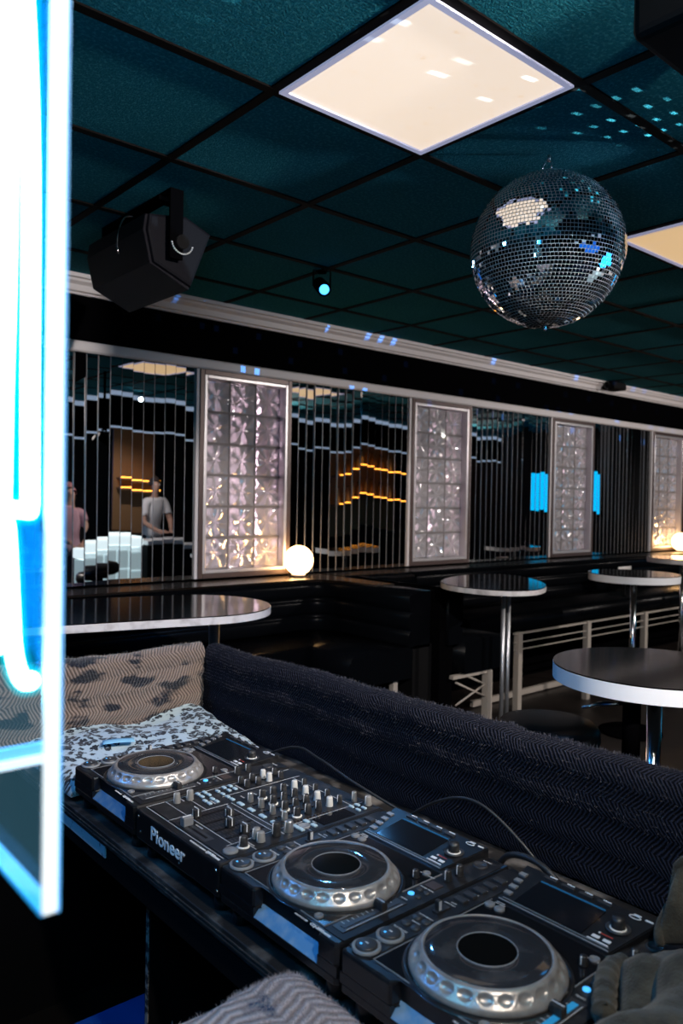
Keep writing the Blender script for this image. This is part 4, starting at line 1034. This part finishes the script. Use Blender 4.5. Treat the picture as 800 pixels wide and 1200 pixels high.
# headphone, mic and effect columns
for x, y, m in ((.030, .078, 'knob_grey'), (.032, .108, 'knob_grey')): mk('headphone_knob', x, y, .0076, .022, m)
for x, y in ((.020, .245), (.045, .245), (.020, .275), (.045, .275)): mk('sampler_knob', x, y, .0070, .018)
for x, y in ((.020, .305), (.045, .305)): mk('mic_knob', x, y, .0070, .020, 'knob_white', pointer=False)
for x, y in ((.020, .338), (.045, .338)): mk('mic_knob', x, y, .0066, .017)
for x, y in ((.018, .135), (.036, .135), (.018, .152), (.036, .152), (.060, .128), (.078, .128), (.060, .146), (.078, .146), (.088, .178), (.070, .178), (.030, .178), (.050, .178), (.020, .20), (.040, .20), (.020, .216), (.040, .216)):
    b = MB(); b.box((x, y, TW+.003), (.013, .008, .004), 0, bev=.0015); part(b, 'fx_button', 'button_ice', mx)
b = MB(); b.lathe([(.0145, TW+.001), (.0145, TW+.003), (.012, TW+.0048), (0, TW+.0052)], (.291, .044, 0), 32); part(b, 'effect_button', 'button_grey', mx, 'large grey oval button')
mk('level_knob', .291, .072, .0088, .021, ring=True); mk('time_knob', .275, .112, .0085, .020, 'knob_grey'); mk('filter_knob', .292, .110, .0085, .019, 'knob_grey')
mk('channel_select', .289, .148, .0088, .026); mk('beat_select', .289, .178, .0092, .022, 'knob_metal')
for x, y in ((.283, .200), (.300, .200), (.276, .232), (.300, .232)):
    b = MB(); b.box((x, y, TW+.003), (.015, .009, .004), 0, bev=.0015); part(b, 'beat_button', 'button_ice', mx)
b = MB(); b.lathe([(.012, TW+.001), (.012, TW+.0035), (.0105, TW+.0042), (.0095, TW+.003), (0, TW+.003)], (.289, .216, 0), 28); part(b, 'tap_button', 'gear_line', mx)
b = MB(); b.box((.290, .292, TW+.0016), (.038, .085, .0014)); part(b, 'effect_display', 'screen', mx)
for x, y in ((.276, .352), (.297, .352), (.276, .368), (.297, .368)):
    b = MB(); b.box((x, y, TW+.003), (.013, .007, .004), 0, bev=.0015); part(b, 'eq_switch', 'button_ice', mx)
mk('master_knob', .288, .388, .0080, .020, 'knob_grey'); mk('booth_knob', .255, .378, .0060, .022, 'knob_metal')
b = MB()
for q in range(22): b.box((.263, .175+.0085*q, TW+.0014), (.003, .003, .0008))
part(b, 'master_meter', 'lcd_brown', mx)
t = text_obj('lettering', 'Pioneer', .0385, M['logo_white'], mx, (.066, -.0006, .0535), (pi/2, 0, 0), bold=.0005, xs=1.13, ext=.0006); t['label'] = 'pale lettering on the front edge'
text_obj('lettering', 'PROFESSIONAL DJ MIXER', .0050, M['print_white'], mx, (.205, .0075, TW+.0012)); text_obj('lettering', 'DJM-900nexus', .0092, M['print_white'], mx, (.264, .0070, TW+.0012), bold=.0002, xs=.82)
for tx, x, y, s in (('PHONES', .014, .093, .0045), ('CROSS FADER', .150, .052, .0042), ('LEVEL/DEPTH', .276, .088, .0042), ('ON/OFF', .281, .061, .0042), ('TIME', .270, .126, .0042), ('CH SELECT', .272, .163, .0042), ('BEAT', .280, .243, .0042), ('COLOR', .08, .203, .0042), ('LOW', .085, .234, .0042), ('MID', .085, .262, .0042), ('HI', .085, .290, .0042), ('TRIM', .085, .320, .0042), ('MIC', .022, .355, .0042), ('SOUND COLOR FX', .020, .228, .0040), ('MASTER', .274, .398, .0040), ('FADER START', .062, .138, .0036)):
    text_obj('lettering', tx, s, M['print_dim'], mx, (x, y, TW+.0012))
# ------------------------------------------------------------------ the bar side of the room (seen in the mirrors)
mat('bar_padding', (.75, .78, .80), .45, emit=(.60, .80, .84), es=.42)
mat('bar_glow', (.9, .95, .95), .4, emit=(.80, .96, 1.0), es=1.1)
mat('amber_strip', (1, .6, .2), .4, emit=(1.0, .36, .04), es=7.0)
mat('shelf_wood', (.30, .17, .08), .5)
mat('strip_glow', (.8, .85, .95), .4, emit=(.55, .72, 1.0), es=.40)  # lamplight falling on the plain trims, put in as their own glow
mat('bottle_glass', (.25, .14, .05), .1, spec=.6)
mat('bottle_clear', (.45, .40, .30), .12, spec=.6)
mat('skin_tone', (.46, .27, .20), .55)
mat('hair_dark', (.03, .02, .018), .6)
mat('hair_pink', (.33, .14, .14), .6)
mat('shirt_white', (.62, .62, .64), .8, emit=None)
mat('shirt_pink', (.45, .26, .30), .8)
mat('trousers_dark', (.02, .02, .03), .8)
mat('cyan_screen', (.0, .3, .5), .3, emit=(.0, .50, 1.0), es=1.3)
mat('deep_blue_screen', (.0, .1, .4), .3, emit=(.01, .16, .72), es=1.0)
b = MB(); b.box((4.0, -.62, 2.44), (13.9, .22, .41)); o = tag(b.build('ceiling_beam', M['black_paint']), kind='structure')
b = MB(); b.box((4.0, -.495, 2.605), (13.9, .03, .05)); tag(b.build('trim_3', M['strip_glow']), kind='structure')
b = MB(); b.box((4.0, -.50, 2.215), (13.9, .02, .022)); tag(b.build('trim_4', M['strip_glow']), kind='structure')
t, p, d = par_can('stage_light', (4.3, -.82, CH), (4.4, -1.7, 1.2), 'paper_white', 'warm downlight over the white bar counter behind the camera', .8)
spot_lamp(t, p+d*.075, d, (1.0, .88, .84), 60, radians(100), radius=.03)  # unseen downlight added to brighten the people at the bar
bc = thing('bar_counter', (4.06, -1.10, 0), 'white padded bar counter with a glowing top edge, seen in the mirror strips', 'bar counter')
b = MB()
for i in range(4):
    for k in range(3):
        b.box((-.30+.2*i, .20, .17+.24*k), (.195, .06, .235), bev=.03, seg=3)
b.box((0, 0, .41), (.78, .36, .80)); b.build('padded_front', M['bar_padding'], bc)
b = MB(); b.box((0, .02, .885), (.82, .46, .13), bev=.03, seg=3); b.build('glowing_top', M['bar_glow'], bc)
ct = thing('bar_counter', (5.15, -1.12, 0), 'black bar counter with a white edge below the person in the white shirt', 'bar counter')
b = MB(); b.box((0, 0, .42), (1.16, .36, .84)); b.build('body', M['black_matt'], ct)
b = MB(); b.box((0, .02, .87), (1.22, .46, .055), bev=.006); b.build('counter_top', M['table_edge'], ct)
def person(loc, rz, shirt, hair, label, lean=.0, longhair=False):
    root = thing('person', loc, label, 'person', None, rz)
    J = {}; E = []; R = {}
    def j(n, p, r, par=None):
        J[n] = Vector(p); R[n] = r
        if par: E.append((par, n))
    j('pelvis', (0, 0, .93), (.135, .10)); j('waist', (0, .01, 1.05), (.118, .09), 'pelvis'); j('chest', (0, .02+lean, 1.24), (.145, .105), 'waist'); j('collar', (0, .01+lean, 1.39), (.08, .065), 'chest')
    j('neck', (0, .02+lean, 1.455), (.05, .05), 'collar'); j('chin', (0, .045+lean, 1.52), (.062, .07), 'neck'); j('head', (0, .035+lean, 1.60), (.074, .092), 'chin'); j('crown', (0, .025+lean, 1.675), (.055, .070), 'head')
    for s, n in ((-1, 'l'), (1, 'r')):
        j('sh'+n, (s*.165, .01+lean, 1.365), (.058, .058), 'collar'); j('el'+n, (s*.235, .08+lean, 1.10), (.040, .040), 'sh'+n); j('wr'+n, (s*.10, .27+lean, .985), (.028, .024), 'el'+n); j('pa'+n, (s*.055, .33+lean, .97), (.036, .018), 'wr'+n)
        for f in range(4): j('fg%s%d' % (n, f), (s*.055+(f-1.5)*.019, .405+lean-.006*abs(f-1.4), .955), (.0085, .0085), 'pa'+n)
        j('th'+n, (s*.055-s*.05, .355+lean, .965), (.010, .010), 'pa'+n)
        j('hp'+n, (s*.095, 0, .87), (.088, .085), 'pelvis'); j('kn'+n, (s*.10, .02, .49), (.058, .058), 'hp'+n); j('an'+n, (s*.10, -.01, .09), (.038, .040), 'kn'+n); j('to'+n, (s*.11, .13, .035), (.036, .028), 'an'+n)
    names = list(J); me = bpy.data.meshes.new('body'); me.from_pydata([J[n] for n in names], [(names.index(a), names.index(c)) for a, c in E], [])
    o = bpy.data.objects.new('body', me); COL.objects.link(o)
    sk = o.modifiers.new('s', 'SKIN'); sb = o.modifiers.new('d', 'SUBSURF'); sb.levels = sb.render_levels = 2
    for v, n in zip(me.skin_vertices[0].data, names): v.radius = R[n]; v.use_root = n == 'pelvis'
    dg = bpy.context.evaluated_depsgraph_get(); dg.update()
    m2 = bpy.data.meshes.new_from_object(o.evaluated_get(dg)); bpy.data.objects.remove(o)
    bmf = bmesh.new(); bmf.from_mesh(m2)
    # face: brow, nose, lips and eye sockets pressed into the head surface
    for v in bmf.verts:
        x, y, z = v.co; fy = lean+.10
        if z > 1.48 and y > lean+.06:
            v.co.y += .018*math.exp(-(x/.012)**2-((z-1.575)/.02)**2)-.008*(math.exp(-((abs(x)-.03)/.015)**2-((z-1.60)/.012)**2))+.006*math.exp(-(x/.022)**2-((z-1.535)/.008)**2)
    shirtbm = bmf.copy()
    bmf.to_mesh(m2); bmf.free()
    m2.materials.clear(); m2.materials.append(M['skin_tone'])
    for p in m2.polygons: p.use_smooth = True
    body = bpy.data.objects.new('body', m2); COL.objects.link(body); body.parent = root
    def garment(name, keep, off, mt):
        g = shirtbm.copy(); g.normal_update()
        bmesh.ops.delete(g, geom=[f for f in g.faces if not keep(f.calc_center_median())], context='FACES')
        for v in g.verts: v.co += v.normal*off
        mm = bpy.data.meshes.new(name); g.to_mesh(mm); g.free(); mm.materials.append(M[mt])
        for p in mm.polygons: p.use_smooth = True
        go = bpy.data.objects.new(name, mm); COL.objects.link(go); go.parent = root
        sl = go.modifiers.new('t', 'SOLIDIFY'); sl.thickness = .004
    garment('shirt', lambda c: .88 < c.z < 1.42 and not (c.y > lean+.12 and c.z < 1.16 and abs(c.x) < .32) and not (abs(c.x) > .14 and c.z < 1.20), .014, shirt)
    garment('trousers', lambda c: .10 < c.z < .93 and abs(c.x) < .25 and c.y < .2, .010, 'trousers_dark')
    b = MB()
    b.lathe([(.0, .105)]+[(.092*sin(radians(8*q)), .105*cos(radians(8*q))) for q in range(1, 13)], seg=28)
    for v in b.bm.verts:
        v.co.y = v.co.y*1.16; v.co.z += 1.615; v.co.y += .012+lean
        if v.co.y > lean+.06: v.co.z = max(v.co.z, 1.655)
    if longhair:
        b.tube([(0, -.07+lean, 1.68), (0, -.10+lean, 1.55), (0, -.10+lean, 1.40), (0, -.09+lean, 1.28)], [.07, .085, .08, .04], seg=14)
    b.build('hair', M[hair], root)
    for s in (-1, 1):
        b = MB(); b.lathe([(0, -.009)]+[(.009*sin(radians(q*20)), -.009*cos(radians(q*20))) for q in range(1, 9)]+[(0, .009)], (s*.03, lean+.112, 1.60), 12); b.build('eye', M['shirt_white'], root)
    shirtbm.free()
person((3.72, -1.62, 0), .1, 'shirt_pink', 'hair_pink', 'person in a pink top with long reddish hair behind the white bar, in the mirrors', .03, True)
person((4.98, -1.62, 0), -.15, 'shirt_white', 'hair_dark', 'person in a white t-shirt leaning on the bar, reflected in the nearest mirrors', .05)
def back_bar(name, x0, x1, y, zs, label):
    t = thing(name, ((x0+x1)/2, y, 0), label, 'bar shelf'); w = x1-x0
    b = MB(); b.box((0, 0, .45), (w+.1, .30, .9), bev=.01); b.build('cabinet', M['black_matt'], t)
    b = MB(); b.box((0, -.16, 1.65), (w+.1, .03, 1.5)); b.build('back_panel', M['shelf_wood'], t)
    for z in zs:
        b = MB(); b.box((0, 0, z), (w, .28, .03), bev=.004); b.build('shelf', M['shelf_wood'], t)
        b = MB(); b.box((0, .125, z+.022), (w, .012, .012)); b.build('light_strip', M['amber_strip'], t)
    return t
def bottle(loc, h, mt, label):
    t = thing('bottle', loc, label, 'bottle', 'bottles on the amber bar shelves')
    b = MB(); b.lathe([(0, 0), (.036, 0), (.038, .01), (.038, h*.58), (.030, h*.68), (.014, h*.78), (.013, h*.97), (0, h*.97)], seg=18); b.build('glass', M[mt], t)
    b = MB(); b.lathe([(.016, h*.95), (.016, h), (0, h)], seg=14); b.build('cap', M['black_paint'], t)
back_bar('back_bar', 8.85, 10.15, -2.25, (1.45, 1.95), 'back bar with two amber-lit shelves of bottles, reflected in the second mirror panel')
rnd = random.Random(2)
for z in (1.466, 1.966):
    for k in range(9): bottle((8.93+.142*k, -2.27, z), rnd.uniform(.24, .31), 'bottle_glass' if rnd.random() < .6 else 'bottle_clear', 'bottle on the %s amber-lit shelf of the back bar' % ('lower' if z < 1.7 else 'upper'))
back_bar('back_bar', 4.75, 5.45, -2.35, (1.50, 1.64), 'low back bar with thin amber light strips behind the person in white')
vw = thing('wall_screen', (3.0, YB+.03, 1.75), 'wide blue LED screen on the wall far behind the camera, reflected in the mirror ball', 'screen')  # unseen panel added to give the ball its blue reflections
b = MB(); b.box((0, 0, 0), (3.3, .05, 1.2), bev=.008); b.build('frame', M['black_paint'], vw)
b = MB(); b.box((0, .027, 0), (3.2, .006, 1.1)); b.build('display', M['deep_blue_screen'], vw)
sc = thing('wall_screen', (XR-.03, .85, 1.66), 'glowing blue screen on the far right wall, reflected in the mirrors', 'screen')
b = MB(); b.box((0, 0, 0), (.05, 1.24, .68), bev=.008); b.build('frame', M['black_paint'], sc)
b = MB(); b.box((-.027, 0, 0), (.006, 1.18, .62)); b.build('display', M['cyan_screen'], sc)
# ------------------------------------------------------------------ the mirror ball's light spots come from the added gobo lamp
# ------------------------------------------------------------------ camera
yaw, pitch, roll, F = .709876, -.0174805, .0176260, 915.93
f = Vector((sin(yaw)*cos(pitch), cos(yaw)*cos(pitch), sin(pitch))); r = Vector((cos(yaw), -sin(yaw), 0)); u = r.cross(f)
r2 = r*cos(roll)+u*sin(roll); u2 = -r*sin(roll)+u*cos(roll)
cam = bpy.data.cameras.new('camera'); co = bpy.data.objects.new('camera', cam); COL.objects.link(co)
co.matrix_world = Matrix(((r2.x, u2.x, -f.x, 0), (r2.y, u2.y, -f.y, 0), (r2.z, u2.z, -f.z, 1.5), (0, 0, 0, 1)))
cam.sensor_fit = 'VERTICAL'; cam.sensor_height = 36; cam.sensor_width = 24; cam.lens = F/1200*36
cam.clip_start = .02; cam.dof.use_dof = True; cam.dof.focus_distance = 1.9; cam.dof.aperture_fstop = 4.5
S.camera = co
w = bpy.data.worlds.new('world'); S.world = w; w.use_nodes = True
w.node_tree.nodes['Background'].inputs[0].default_value = (.5, .7, 1, 1); w.node_tree.nodes['Background'].inputs[1].default_value = .0
vs = S.view_settings; vs.view_transform = 'Standard'; vs.look = 'None'; vs.exposure = 0; vs.gamma = 1; vs.use_curve_mapping = False
c = S.cycles
c.use_denoising = True; c.max_bounces = 10; c.transmission_bounces = 10; c.glossy_bounces = 6; c.diffuse_bounces = 3; c.transparent_max_bounces = 12
c.sample_clamp_indirect = 6.0; c.caustics_reflective = False; c.caustics_refractive = True
